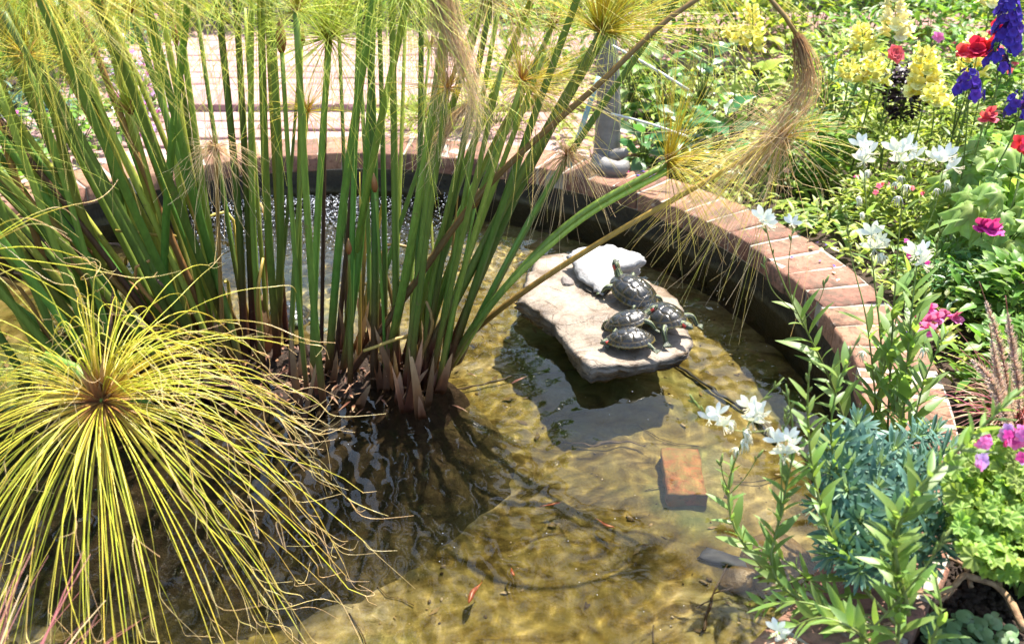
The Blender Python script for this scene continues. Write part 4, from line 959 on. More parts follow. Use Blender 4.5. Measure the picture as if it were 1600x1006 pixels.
M_LIL = petal_mat('lilac_petal', (.50, .25, .58), (.66, .42, .74)); M_MAG = petal_mat('magenta_petal', (.42, .02, .18), (.58, .06, .28)); M_PALEY = petal_mat('cream_petal', (.78, .70, .35), (.85, .80, .55))
M_BLUEP = petal_mat('blue_petal', (.08, .05, .45), (.12, .08, .55))
FLM = {}
def fl_mesh(kind, mat_, v=0):
    key = (kind, mat_.name, v)
    if key not in FLM:
        lf = {'snap': lambda: snap_floret(1.25, v), 'del': lambda: open_flower(.017, 5, .85, .25, v, 2), 'small': lambda: open_flower(.011, 5, .75, .15, v),
              'dbl': lambda: open_flower(.030, 7, .85, .15, v, 4, .1), 'big': lambda: open_flower(.022, 5, .9, .2, v)}[kind]()
        FLM[key] = MB().add(lf[0], lf[1], lf[2]).mesh(kind + '_flower', mat_)
    return FLM[key]
def foliage(mb, base, h, w, n_, mk, s0, s1, up=.5, droop=.0, nvar=5, low=.08):
    vs = [mk(i) for i in range(nvar)]
    for i in range(n_):
        f = rnd.random()**.8; a = rnd.uniform(0, 6.283); r_ = w * (rnd.random()**.5) * (.55 + .45 * math.sin(min(1, f * 1.1) * 3.0)) 
        p = Vector((base.x + r_ * math.cos(a), base.y + r_ * math.sin(a), base.z + h * (low + (1 - low) * f)))
        d = Vector((math.cos(a + rnd.gauss(0, .7)), math.sin(a + rnd.gauss(0, .7)), up + rnd.gauss(0, .35) - droop))
        mb.inst(vs[i % nvar], [frame(p, d, (rnd.gauss(0, .35), rnd.gauss(0, .35), 1), rnd.uniform(s0, s1) * 1.18)])
def bush(name, label, cat, base, h, w, n_, mk, mat_, s0=.8, s1=1.2, group=None, flowers=(), up=.5, stems=8, droop=0.0, fl_top=.75):
    t = thing(name, label, cat, base, group)
    mb = MB(); foliage(mb, base, h, w, n_, mk, s0, s1, up, droop)
    tag(link('foliage', mb.mesh('foliage', mat_), t, Matrix.Identity(4)), kind='stuff')
    mb = MB()
    for i in range(stems):
        a = rnd.uniform(0, 6.28); r_ = w * rnd.random() * .7
        mb.tubes(spline([base, base + Vector((r_*.5*math.cos(a), r_*.5*math.sin(a), h*.5)), base + Vector((r_*math.cos(a), r_*math.sin(a), h * rnd.uniform(.8, 1.0)))], 7), np.linspace(.0035, .0015, 7), 4)
    link('stem', mb.mesh('stem', M_STALK), t, Matrix.Identity(4))
    for kind, m_, cnt, sc in flowers:
        for i in range(cnt):
            a = rnd.uniform(0, 6.28); r_ = w * rnd.random()**.5 * 1.0; z = h * rnd.uniform(fl_top, 1.08)
            p = base + Vector((r_ * math.cos(a), r_ * math.sin(a), z)); d = Vector((math.cos(a) * .5 + rnd.gauss(0, .3), -.5 + rnd.gauss(0, .3), .7))
            link('flower', fl_mesh(kind, m_, i % 3), t, frame(p, d, (0, 0, 1), sc * rnd.uniform(.85, 1.2)))
    return t
narrow = lambda L, w: (lambda i: blade(L * (.8 + .1 * i), w, 5, .2 + .2 * i, .25, 1.5, .4))
ovate = lambda L, w: (lambda i: broad(L * (.85 + .08 * i), w, 6, .2 + .15 * i, .03, .2, i))
def soil(px, py): return at(px, py, SOIL)
# --- ground covering low leaves over the right-hand bed, uncountable
mb = MB(); vs = [blade(.035, .011, 4, .4), broad(.035, .02, 5, .4), blade(.05, .010, 4, .6)]
cnt = 0
while cnt < 11000:
    x, y = rnd.uniform(.2, 4.6), rnd.uniform(1.0, 5.7); d_ = math.hypot(x - PC.x, y - PC.y)
    if d_ < PR + .245 or (y < 1.9 and .2 < x < 1.35 + (y - 1.9) * .3) or abs(x) > y * .62 + .6: continue
    cnt += 1; a = rnd.uniform(0, 6.28)
    mb.inst(rnd.choice(vs), [frame((x, y, SOIL + rnd.uniform(0, .09)), (math.cos(a), math.sin(a), rnd.uniform(.1, 1)), (0, 0, 1), rnd.uniform(.9, 1.8))])
tag(link('ground_cover', mb.mesh('ground_cover', M_LIME)), 'low green leaves covering the soil of the flower bed', 'ground cover', None, 'stuff')
# --- far side of the path: mixed planting along the top edge of the picture
def far(px, py, h, w, n_, mk, m_, lab, fl=(), **kw): return bush(kw.pop('name', 'flowering_bush'), lab, kw.pop('cat', 'plant'), at(px, py, SOIL), h, w, n_, mk, m_, group=kw.pop('group', 'plants along the back of the brick terrace'), flowers=fl, **kw)
far(270, 52, .55, .42, 420, ovate(.07, .035), M_LEAF, 'leafy bush with small magenta flowers behind the left corner of the terrace', (('small', M_MAG, 26, 1.7),))
far(360, 44, .50, .42, 420, ovate(.06, .03), M_LIME, 'lime leafy bush dotted with pink flowers at the back of the terrace', (('small', M_PNK, 30, 1.7),))
far(440, 46, .5, .40, 380, narrow(.08, .016), M_LEAF, 'narrow leaved bush with a few white flowers behind the middle of the terrace', (('small', M_WHT, 14, 1.6),))
far(530, 40, .55, .45, 420, ovate(.07, .035), M_LEAF, 'broad bush with magenta flowers behind the papyrus centre', (('small', M_MAG, 26, 1.8),))
far(620, 44, .45, .42, 380, ovate(.06, .03), M_DEEP, 'deep green bush with rose flowers at the back, left of the tan papyrus tassel', (('small', M_PNK, 36, 1.8),))
far(700, 36, .50, .42, 380, ovate(.06, .03), M_LIME, 'bush thick with pink flowers behind the tan papyrus tassel', (('small', M_PNK, 44, 1.9),))
far(800, 38, .5, .42, 380, narrow(.08, .016), M_LEAF, 'feathery green bush with lilac flowers behind the statue', (('small', M_LIL, 26, 1.7),))
far(900, 30, .5, .45, 380, ovate(.07, .03), M_LIME, 'lime bush with lilac flowers at the back, above the statue', (('small', M_LIL, 22, 1.7),))
far(1090, 6, .4, .45, 300, ovate(.06, .03), M_LEAF, 'bush with bright pink flowers beyond the far path', (('small', M_PNK, 20, 2.0),))
far(1210, 6, .4, .45, 300, narrow(.08, .016), M_LEAF, 'green bush with white flowers beyond the far path, above the brown tassel', (('small', M_WHT, 12, 1.8),))
far(1320, 4, .45, .4, 300, ovate(.06, .03), M_BLUEL, 'grey green bush beyond the far path at the upper right', ())
far(1430, 2, .45, .45, 320, ovate(.07, .035), M_LEAF, 'green bush beyond the far path behind the yellow snapdragons', ())
far(1560, 0, .45, .45, 320, ovate(.07, .035), M_LIME, 'lime bush beyond the far path in the upper right corner', ())
# --- left-hand bed
LB = 'plants of the left bed'
far(20, 58, .75, .5, 480, ovate(.08, .04), M_DEEP, 'dark leafy bush in the upper left corner', (('small', M_PNK, 8, 1.6),), group=LB)
far(130, 60, .7, .48, 460, ovate(.07, .035), M_LEAF, 'green bush with white and pink flowers in the upper left', (('small', M_WHT, 16, 1.7), ('small', M_PNK, 12, 1.6)), group=LB)
far(10, 150, .5, .34, 340, ovate(.06, .03), M_LEAF, 'bush with hot pink blooms at the left edge', (('big', M_PNK, 9, 1.3),), group=LB)
far(95, 160, .45, .32, 320, ovate(.05, .025), M_LEAF, 'mid green bush with pink flowers left of the young papyrus tuft', (('small', M_PNK, 16, 1.7), ('small', M_WHT, 6, 1.6)), group=LB)
far(185, 130, .40, .30, 320, ovate(.05, .025), M_DEEP, 'deep green bush at the left end of the terrace', (('small', M_PNK, 12, 1.6), ('small', M_WHT, 6, 1.6)), group=LB)
far(222, 215, .36, .12, 180, narrow(.04, .008), M_LEAF, 'upright plant covered in small lilac pink flowers beside the terrace', (('small', M_LIL, 60, 1.15), ('small', M_PNK, 24, 1.1)), group=LB, fl_top=.1)
far(246, 190, .26, .09, 110, narrow(.04, .008), M_LEAF, 'small lilac flowered plant leaning over the terrace bricks', (('small', M_LIL, 36, 1.1), ('small', M_PNK, 12, 1.1)), group=LB, fl_top=.1)
far(45, 235, .26, .28, 300, narrow(.06, .010), M_BLUEL, 'low blue green plant at the left edge behind the stems', (('small', M_LIL, 6, 1.2),), group=LB)
far(120, 245, .24, .26, 260, ovate(.05, .022), M_LEAF, 'low green plant with a white flower behind the left stems', (('small', M_WHT, 3, 1.8), ('small', M_PNK, 5, 1.4)), group=LB)
far(-20, 300, .2, .28, 220, ovate(.05, .025), M_LEAF, 'low green plant at the far left beside the brick rim', (), group=LB)
# --- green cushion on the terrace and grass by the rim
bush('green_cushion', 'low bright green cushion plant spreading on the bricks behind the papyrus', 'plant', at(668, 198, .17), .08, .30, 520, narrow(.04, .007), M_LIME, up=1.0)
bush('green_cushion', 'feathery green plant between the terrace and the statue', 'plant', at(775, 205, SOIL), .26, .24, 420, narrow(.06, .008), M_LIME, up=1.0, group=None)
far(850, 130, .42, .3, 360, ovate(.05, .025), M_LEAF, 'leafy green bush to the left of the statue', (('small', M_LIL, 8, 1.4),), group='plants behind the rim')
# --- broad-leaved plants right of the statue: every leaf its own part
LM = {}
def leaf_me(key, lf, m_):
    if key not in LM: LM[key] = MB().add(lf[0], lf[1], lf[2]).mesh('leaf', m_)
    return LM[key]
def leafy(name, label, cat, base, leaves, group=None):   # leaves: (mesh, matrix)
    t = thing(name, label, cat, base, group)
    for me, M in leaves: link('leaf', me, t, M)
    return t
def rosette_plant(name, label, cat, base, n_, key, mk, m_, L, h, group=None, spread=.8, nv=4, droop=.0):
    lv = []; t = thing(name, label, cat, base, group); mbs = MB()
    for i in range(n_):
        a = i * 2.39996 + rnd.gauss(0, .2); f = i / n_; el = .25 + 1.0 * f + rnd.gauss(0, .15)
        z = h * (.15 + .85 * f) * rnd.uniform(.8, 1.1); r_ = L * spread * (1 - .65 * f) * rnd.uniform(.5, .9)
        p = base + Vector((r_ * math.cos(a), r_ * math.sin(a), z))
        mbs.tubes(spline([base, base.lerp(p, .6) + Vector((0, 0, .03)), p], 6), np.linspace(.004, .0022, 6), 4)
        M = frame(p, (math.cos(a), math.sin(a), el - .45 - droop), (rnd.gauss(0, .25), rnd.gauss(0, .25) - .2, 1), rnd.uniform(.7, 1.15))
        link('leaf', leaf_me((key, i % nv), mk(i % nv), m_), t, M)
    link('stalk', mbs.mesh('stalk', M_STALK), t, Matrix.Identity(4))
    return t
brd = lambda L, w: (lambda v: broad(L, w, 9, .35 + .2 * v, .035, .2, v))
G1 = 'broad leaved plants right of the statue'
for px, py, n_, k_, L, h, lb in ((1005, 268, 22, 'd', .13, .20, 'deep green broad leaved plant right against the statue'), (1062, 262, 24, 'd', .15, .26, 'deep green broad leaved plant above the golden umbel by the statue'),
        (1118, 262, 22, 'd', .15, .26, 'deep green broad leaved plant in the middle of the back bed'), (1030, 190, 22, 'm', .15, .30, 'mid green broad leaved plant behind the statue cane'),
        (1095, 178, 24, 'd', .16, .34, 'tall deep green broad leaved plant under the brown arching stalk'), (1165, 215, 22, 'l', .14, .30, 'lime broad leaved plant left of the brown tassel'),
        (1180, 290, 16, 'd', .12, .18, 'broad leaved plant under the tan papyrus rays'), (1285, 205, 18, 'd', .15, .30, 'blue tinged broad leaved plant right of the brown tassel'),
        (1225, 150, 20, 'l', .14, .32, 'lime broad leaved plant behind the brown tassel'), (985, 180, 18, 'm', .12, .30, 'mid green plant right behind the statue')):
    rosette_plant('broad_leaved_plant', lb, 'plant', soil(px, py), n_, 'b' + k_, brd(L if k_ else L, L * .48), {'d': M_DEEP, 'm': M_LEAF, 'l': M_LIME}[k_], L, h, G1)
rosette_plant('strap_leaved_tuft', 'tuft of upright strap leaves at the outer edge of the rim', 'plant', soil(1292, 352), 34, 'strap', lambda v: blade(.20 + .02 * v, .02, 8, .6 + .3 * v, .3, 1.6, .5, .5), M_LEAF, .10, .03, None, .3)
# --- filler bushes of the right-hand bed
G2 = 'leafy bushes of the right bed'
for px, py, h, w, n_, mk, m_, lb, fl in (
    (1010, 105, .55, .36, 420, ovate(.06, .028), M_LEAF, 'tall green bush behind the upper pale cane', (('small', M_LIL, 6, 1.6),)),
    (1085, 85, .62, .36, 420, ovate(.055, .024), M_LEAF, 'tall green bush with pink flowers behind the arching stalk', (('small', M_PNK, 7, 1.8),)),
    (1180, 75, .62, .36, 420, ovate(.055, .024), M_LIME, 'tall lime bush behind the brown tassel', ()),
    (1275, 70, .60, .34, 420, ovate(.06, .026), M_LEAF, 'tall green bush left of the top snapdragon spike', (('snap', M_PALEY, 5, 1.0),)),
    (1345, 85, .55, .32, 380, ovate(.06, .026), M_LEAF, 'green bush under the top snapdragon spike', ()),
    (1420, 75, .58, .34, 400, ovate(.065, .03), M_LIME, 'tall lime bush right of the coral flower', ()),
    (1500, 70, .62, .34, 420, ovate(.06, .026), M_LEAF, 'tall green bush behind the red flowers', ()),
    (1590, 75, .66, .34, 420, ovate(.06, .026), M_LEAF, 'tall green bush behind the tall delphinium', (('small', M_LIL, 5, 1.4),)),
    (1300, 215, .46, .26, 460, narrow(.055, .014), M_LIME, 'yellow green bush right of the tan papyrus rays', ()),
    (1250, 290, .26, .20, 340, ovate(.06, .028), M_LEAF, 'leafy bush behind the tan papyrus rays', ())):
    bush('leafy_bush', lb, 'plant', soil(px, py), h, w, n_, mk, m_, group=G2, flowers=fl, up=.55)
for px, py, h, w, n_, mk, m_, lb, fl in (
    (1150, 95, .42, .36, 420, ovate(.055, .024), M_LIME, 'lime bush with pale yellow flowers under the arching stalk', (('snap', M_YEL, 14, 1.0),)),
    (1245, 95, .45, .34, 380, narrow(.07, .014), M_LIME, 'yellow green narrow leaved bush behind the brown tassel', (('snap', M_PALEY, 6, .9),)),
    (1330, 150, .42, .30, 420, narrow(.06, .013), M_LEAF, 'green bush below the pale yellow snapdragon at the back', ()),
    (1400, 215, .36, .26, 520, narrow(.045, .011), M_LIME, 'yellow green bush under the yellow snapdragons', ()),
    (1372, 300, .30, .22, 520, narrow(.038, .011), M_LIME, 'dense yellow green bush behind the left white gaura flowers', ()),
    (1455, 275, .34, .22, 520, narrow(.040, .011), M_LIME, 'dense yellow green bush behind the right white gaura flowers', ()),
    (1408, 376, .24, .19, 560, narrow(.036, .010), M_LIME, 'low yellow green bush at the outer edge of the rim', (('small', M_COR, 7, 1.2),)),
    (1345, 345, .16, .12, 240, narrow(.034, .010), M_LIME, 'small yellow green plant beside the strap leaves', (('small', M_MAG, 3, 1.0),)),
    (1500, 190, .42, .30, 420, ovate(.05, .022), M_LEAF, 'green bush below the purple delphiniums', (('small', M_COR, 4, 1.6),)),
    (1590, 215, .45, .30, 420, ovate(.05, .022), M_LEAF, 'green bush at the right edge below the tall delphinium', (('small', M_COR, 5, 1.8),)),
    (1440, 130, .45, .32, 400, ovate(.05, .022), M_LEAF, 'green bush behind the biggest yellow snapdragon', ()),
    (1540, 110, .5, .34, 400, ovate(.05, .022), M_LIME, 'lime bush among the red and purple flowers', ()),
    (1465, 462, .17, .17, 520, narrow(.034, .009), M_LEAF, 'low leafy plant above the fallen pink flowers on the rim', (('small', M_MAG, 3, 1.0),)),
    (1525, 490, .17, .18, 520, narrow(.04, .010), M_DEEP, 'low dark green plant behind the purple grass', (('small', M_LIL, 2, .8),)),
    (1590, 530, .24, .20, 460, ovate(.05, .024), M_LEAF, 'green plant at the right edge behind the purple grass', ()),
    (1600, 630, .2, .2, 420, ovate(.05, .024), M_LEAF, 'green plant at the right edge beside the purple grass', ())):
    bush('leafy_bush', lb, 'plant', soil(px, py), h, w, n_, mk, m_, group=G2, flowers=fl, up=.55)
# --- lobed-leaf plant at the right
lobed = lambda v: fan_leaf(.050 + .006 * v, 5, .44, 2, 150, .35 + .1 * v, v, .05)
for px, py, n_, h, lb in ((1545, 452, 95, .38, 'pale green plant with deeply lobed leaves above the purple grass'), (1600, 380, 80, .48, 'lobed leaved plant at the right edge behind its paler neighbour'), (1520, 390, 80, .40, 'lobed leaved plant behind the right white gaura flower')):
    b = soil(px, py); t = thing('lobed_leaf_plant', lb, 'plant', b, 'plants with hand shaped leaves'); mbs = MB()
    for i in range(n_):
        a = i * 2.4 + rnd.gauss(0, .3); f = (i + .5) / n_; z = h * (.22 + .8 * f); r_ = .19 * (1 - .5 * f) * rnd.uniform(.5, 1.1)
        p = b + Vector((r_ * math.cos(a), r_ * math.sin(a), z))
        mbs.tubes(spline([b + Vector((0, 0, z * .4)), b.lerp(p, .6) + Vector((0, 0, .05)), p], 6), .0018, 4)
        link('leaf', leaf_me(('lob', i % 5), lobed(i % 5), M_LOBED), t, frame(p, (math.cos(a) * .8, math.sin(a) * .8 - .35, -.25 + rnd.gauss(0, .25)), (rnd.gauss(0, .3), -.5 + rnd.gauss(0, .3), 1), rnd.uniform(.7, 1.15)))
    mbs.tubes([b, b + Vector((.01, 0, h))], [.006, .003], 5)
    link('stalk', mbs.mesh('stalk', M_STALK), t, Matrix.Identity(4))
# --- spikes: snapdragons and delphiniums
def spike(name, label, cat, px, py_top, py_bot, Y, kind, m_, nfl, sc, wd, group, leafm=M_LIME, base_py=None, tipbud=True):
    top = aty(px, py_top, Y); low = aty(px + rnd.uniform(-3, 3), py_bot, Y); b = Vector((low.x + rnd.gauss(0, .03), Y + .02, SOIL))
    t = thing(name, label, cat, b, group)
    P = spline([b, b.lerp(low, .5) + Vector((rnd.gauss(0, .012), 0, 0)), low, top], 14)
    link('stem', MB().tubes(P, np.linspace(.0045, .002, 14), 5).mesh('stem', M_STALK), t, Matrix.Identity(4))
    for i in range(nfl):
        f = (i + .5) / nfl; a = i * 2.39996 + rnd.gauss(0, .25); p = low.lerp(top, f * .93); w_ = wd * (1 - .5 * f**1.5)
        d = Vector((math.cos(a), math.sin(a) - .25, .28 + .4 * f)); p = p + Vector((math.cos(a), math.sin(a), 0)) * w_ * rnd.uniform(.7, 1.1)
        link('floret', fl_mesh(kind, m_, i % 3), t, frame(p, d, (0, 0, 1), sc * (1.05 - .45 * f) * rnd.uniform(.85, 1.15)))
    if tipbud:
        mb = MB()
        for i in range(8): mb.add(IV * [.0035, .0035, .006] + np.array(top) + [rnd.gauss(0, .004), rnd.gauss(0, .004), rnd.uniform(-.012, .012)], IF)
        link('bud', mb.mesh('bud', leafm), t, Matrix.Identity(4))
    mb = MB(); vs = [blade(.06, .014, 6, .3), blade(.05, .011, 6, .6)]
    for i in range(26):
        f = rnd.random(); p = b.lerp(low, f); a = rnd.uniform(0, 6.28); mb.inst(rnd.choice(vs), [frame(p, (math.cos(a), math.sin(a), .5), (0, 0, 1), rnd.uniform(.8, 1.3))])
    tag(link('foliage', mb.mesh('foliage', leafm), t, Matrix.Identity(4)), kind='stuff')
    return t
GS = 'yellow snapdragons'
for px, a, b_, Y, nf, sc, lb in ((1396, -22, 62, 4.3, 22, 1.15, 'pale yellow snapdragon spike reaching the top edge'), (1347, 40, 84, 4.3, 14, 1.05, 'yellow snapdragon above the pair of small ones at left'),
        (1326, 97, 128, 3.9, 9, .95, 'small yellow snapdragon, left of a close pair'), (1366, 88, 128, 3.9, 11, 1.0, 'small yellow snapdragon, right of a close pair, under the coral flower'),
        (1443, 74, 150, 3.7, 24, 1.1, 'biggest yellow snapdragon spike, right of the dark purple plant'), (1458, 138, 166, 3.6, 8, 1.0, 'yellow snapdragon cluster just under the biggest spike'),
        (1512, 84, 120, 3.8, 9, .95, 'yellow snapdragon between the red flower and the purple delphinium'), (1528, 60, 78, 3.9, 5, 1.0, 'cream snapdragon top beside the red flower'),
        (1176, 8, 80, 4.7, 16, 1.05, 'blurred yellow snapdragon left of the brown tassel'), (1146, 40, 68, 4.7, 8, 1.0, 'small blurred yellow snapdragon under the arching stalk'),
        (1548, -12, 14, 4.2, 7, 1.1, 'cream snapdragon at the top edge left of the delphinium')):
    spike('snapdragon', lb, 'flower', px, a, b_, Y, 'snap', M_PALEY if 'cream' in lb or 'pale' in lb else M_YEL, int(nf * 1.2), sc * 1.4, .018, GS)
GD = 'purple delphiniums'
for px, a, b_, Y, nf, lb in ((1577, -30, 76, 3.5, 64, 'tall deep purple delphinium spike at the upper right'), (1516, 106, 150, 3.3, 20, 'short purple delphinium above the right white gaura'), (1556, 72, 108, 3.45, 16, 'small purple delphinium at the foot of the tall spike'), (1594, 142, 182, 3.2, 16, 'purple delphinium at the right edge under the tall spike')):
    spike('delphinium', lb, 'flower', px, a, b_, Y, 'del', M_PUR, int(nf * .8), 1.6, .042, GD, M_LEAF)
def single(px, py, Y, kind, m_, sc, lb, n_=3, name='garden_flower'):
    p = aty(px, py, Y); b = Vector((p.x + rnd.gauss(0, .03), Y + .03, SOIL)); t = thing(name, lb, 'flower', b)
    link('stem', MB().tubes(spline([b, b.lerp(p, .5) + Vector((.01, 0, 0)), p], 8), np.linspace(.004, .0025, 8), 5).mesh('stem', M_STALK), t, Matrix.Identity(4))
    for i in range(n_): link('bloom', fl_mesh(kind, m_, i), t, frame(p + Vector((rnd.gauss(0, .01), -.005 * i, rnd.gauss(0, .008))) * 1.0, (rnd.gauss(0, .35), -.8, .45), (0, 0, 1), sc * rnd.uniform(.9, 1.1)))
    mb = MB()
    for i in range(10):
        a = rnd.uniform(0, 6.28); mb.inst(blade(.07, .016, 6, .4), [frame(b.lerp(p, rnd.random() * .8), (math.cos(a), math.sin(a), .5))])
    tag(link('foliage', mb.mesh('foliage', M_LEAF), t, Matrix.Identity(4)), kind='stuff')
single(1399, 84, 3.9, 'dbl', M_COR, 1.2, 'round coral pink flower above the dark purple plant')
single(1528, 82, 3.75, 'snap', M_RED, 1.9, 'bright red flower left of the tall delphinium', 5)
single(1503, 86, 3.8, 'snap', M_COR, 1.5, 'coral flower beside the bright red one', 3)
single(1550, 52, 3.9, 'snap', M_RED, 1.6, 'red flower half behind the tall delphinium', 4)
single(1462, 60, 4.4, 'small', M_PNK, 2.2, 'blurred pink flower behind the coral one', 3)
single(1542, 180, 3.3, 'snap', M_COR, 1.2, 'coral flower below the short delphinium', 3)
single(1598, 230, 3.1, 'big', M_RED, 1.3, 'red flower cut by the right edge', 3)
single(1535, 356, 2.95, 'snap', M_MAG, 1.3, 'dusky magenta flowers among the lobed leaves', 6)
bush('dark_leaved_plant', 'nearly black purple leaved plant under the coral flower', 'plant', aty(1407, 190, 3.95) * 1.0, .22, .085, 420, ovate(.03, .018), M_DARKL, up=.3)
# --- statue on the rim, canes
n = NT('weathered_stone'); g = n.geo()
c = n.ramp(n.noise(14, 5, .65, g), [(.3, (.10, .09, .08)), (.6, (.20, .185, .165)), (.8, (.29, .27, .24))])
M_STATUE = n.surf(c, .5, .45, n.bump(n.noise(60, 5, .7, g), .5, .006))
sb = at(952, 262, RIM)
st = thing('stone_statue', 'grey stone statue with a slim rounded body standing on coiled feet at the rim', 'statue', sb)
def wp_(px, py, dy=0.0): return aty(px, py, sb.y + .06 + dy)
P = spline([wp_(946, 262), wp_(948, 235), wp_(950, 195), wp_(951, 150), wp_(950, 105), wp_(947, 65), wp_(944, 30), wp_(942, 8)], 26)
R_ = np.interp(np.linspace(0, 1, 26), [0, .08, .3, .55, .75, .9, 1], [.070, .058, .052, .046, .044, .048, .012])
link('trunk', MB().tubes(P, R_, 20).mesh('trunk', M_STATUE), st, Matrix.Identity(4))
for pts, rad in ((((928, 243, 0), (945, 262, -.05), (968, 266, -.08), (982, 252, -.06)), (.028, .036, .036, .026)), (((940, 250, .05), (962, 243, .0), (982, 236, -.02)), (.03, .03, .02)), (((925, 262, 0), (940, 275, -.06), (952, 268, -.07)), (.022, .026, .02))):
    q = [aty(x, y, sb.y + d) for x, y, d in pts]; q = [Vector((v.x, v.y, max(v.z, RIM + .024))) for v in q]
    k = 14; rr = np.interp(np.linspace(0, 1, k), np.linspace(0, 1, len(rad)), rad) * np.sqrt(np.clip(1 - np.abs(np.linspace(-1, 1, k))**6, .02, 1))
    link('foot', MB().tubes(spline(q, k), rr, 14).mesh('foot', M_STATUE), st, Matrix.Identity(4))
n = NT('pale_cane'); M_CANE = n.surf(n.ramp(n.noise(30, 3, .6, n.geo()), [(.3, (.34, .36, .33)), (.7, (.58, .58, .54))]), .6, .35)
n = NT('blue_cane'); M_BCANE = n.surf(n.ramp(n.noise(25, 3, .6, n.geo()), [(.3, (.14, .25, .26)), (.7, (.26, .38, .38))]), .5, .4)
for p0, p1, r_, m_, lb in ((aty(938, 62, 4.1), aty(1076, 141, 3.9), .006, M_CANE, 'upper pale cane slanting down from the statue'), (aty(955, 178, 3.95), aty(1075, 214, 3.85), .005, M_CANE, 'lower thin pale cane slanting right from the statue'),
        (aty(936, 120, 3.75), aty(889, 262, 3.66), .010, M_BCANE, 'blue grey cane leaning against the front of the statue')):
    tag(link('cane', MB().tubes(spline([p0, p0.lerp(p1, .5) + Vector((0, 0, .006)), p1], 8), r_, 8).mesh('cane', m_)), lb, 'cane')

# --- the belt of trees beyond the garden: out of the picture, but mirrored dark in the pond
mb = MB(); lf = broad(.30, .17, 4, .4, .04, .2, 1)
for i in range(26):
    a = math.radians(rnd.uniform(-72, 72)); r_ = rnd.uniform(10.5, 13.5); x, y = r_ * math.sin(a), r_ * math.cos(a); h = rnd.uniform(4.6, 7.6)
    mb.tubes(spline([(x, y, 0), (x + rnd.gauss(0, .1), y, h * .5), (x + rnd.gauss(0, .3), y, h * .9)], 8), np.linspace(.14, .03, 8), 7, m=1)
    for k in range(760):
        f = rnd.random()**.8; q = nrm(rng.normal(size=3)); w = (1.5 * math.sin(max(.12, min(1, f * 1.05)) * 3.0)**.6) * rnd.random()**.4
        mb.inst(lf, [frame((x + q[0] * w, y + q[1] * w, .5 + f * h + q[2] * .3), (q[0], q[1], rnd.gauss(-.2, .5)), (rnd.gauss(0, .5), rnd.gauss(0, .5), 1), rnd.uniform(.7, 1.4))])
tag(link('tree_belt', mb.mesh('tree_belt', [M_DEEP, M_STATUE])), 'belt of dark trees beyond the garden, mirrored in the pond', 'trees', None, 'stuff')
# ================================================================== FOREGROUND PLANTS ON THE RIGHT
M_GLEAF = plant('gaura_leaf', [(0, (.20, .27, .05)), (.5, (.15, .25, .055)), (1, (.21, .31, .09))], .48, .45, .45, .015, .25)
M_GSTEM = plant('gaura_stem', [(0, (.16, .17, .05)), (1, (.17, .24, .05))], .15, .45, .4, .012, .15)
M_STAMEN = plant('stamen', [(0, (.75, .78, .62)), (1, (.75, .66, .45))], .2, .6, .2, .01, .1, 1.1)
gl = [blade(1, .235, 7, .15 + .12 * v, .22, 1.5, .42, .25) for v in range(4)]
GLM = [MB().add(*l).mesh('leaf', M_GLEAF) for l in gl]
def gaura_fl(v):
    r_ = random.Random(v); it = []
    for a in (22, 68, 112, 158):
        a = math.radians(a + r_.uniform(-9, 9)); it.append((blade(.021 * r_.uniform(.9, 1.1), .0088, 6, .2, .1, 2.2, .62, .1), frame((0, 0, 0), (.12 + r_.uniform(-.15, .2), math.cos(a), math.sin(a)), (-1, 0, .2))))
    pv = merge_leaves(it); mb = MB(); mb.add(*pv)
    for i in range(8):
        q = Vector((.8, r_.uniform(-.6, .6), -.5 + r_.uniform(-.5, .3))).normalized(); e = q * .016
        mb.tubes(spline([(0, 0, 0), q * .009, e + Vector((0, 0, .002))], 5), .0004, 3, m=1); mb.add(IV * [.0012, .0007, .0007] + np.array(e + Vector((0, 0, .002))), IF, .9, 0, 1)
    mb.tubes([(0, 0, 0), (-.010, 0, -.004), (-.016, 0, -.006)], [.0012, .001, .001], 4, m=1)
    return mb.mesh('flower', [M_WHT, M_STAMEN])
GFM = [gaura_fl(v) for v in range(5)]
def gaura_bud():
    mb = MB(); mb.tubes(np.c_[np.linspace(0, .016, 6), np.zeros(6), np.zeros(6)], [.0012, .002, .0024, .0022, .0015, .0004], 6); return mb.mesh('bud', M_GSTEM)
GBM = gaura_bud()
def wilt():
    mb = MB(); r_ = random.Random(2)
    for i in range(7):
        q = Vector((r_.uniform(.2, 1), r_.uniform(-.8, .8), r_.uniform(-1, .3))).normalized(); mb.tubes(spline([(0, 0, 0), q * .007 + Vector((0, 0, .003)), q * .013 - Vector((0, 0, .003))], 5), [.0012, .0014, .001, .0007, .0004], 4)
    return mb.mesh('wilted_flower', M_STAMEN)
GWM = wilt()
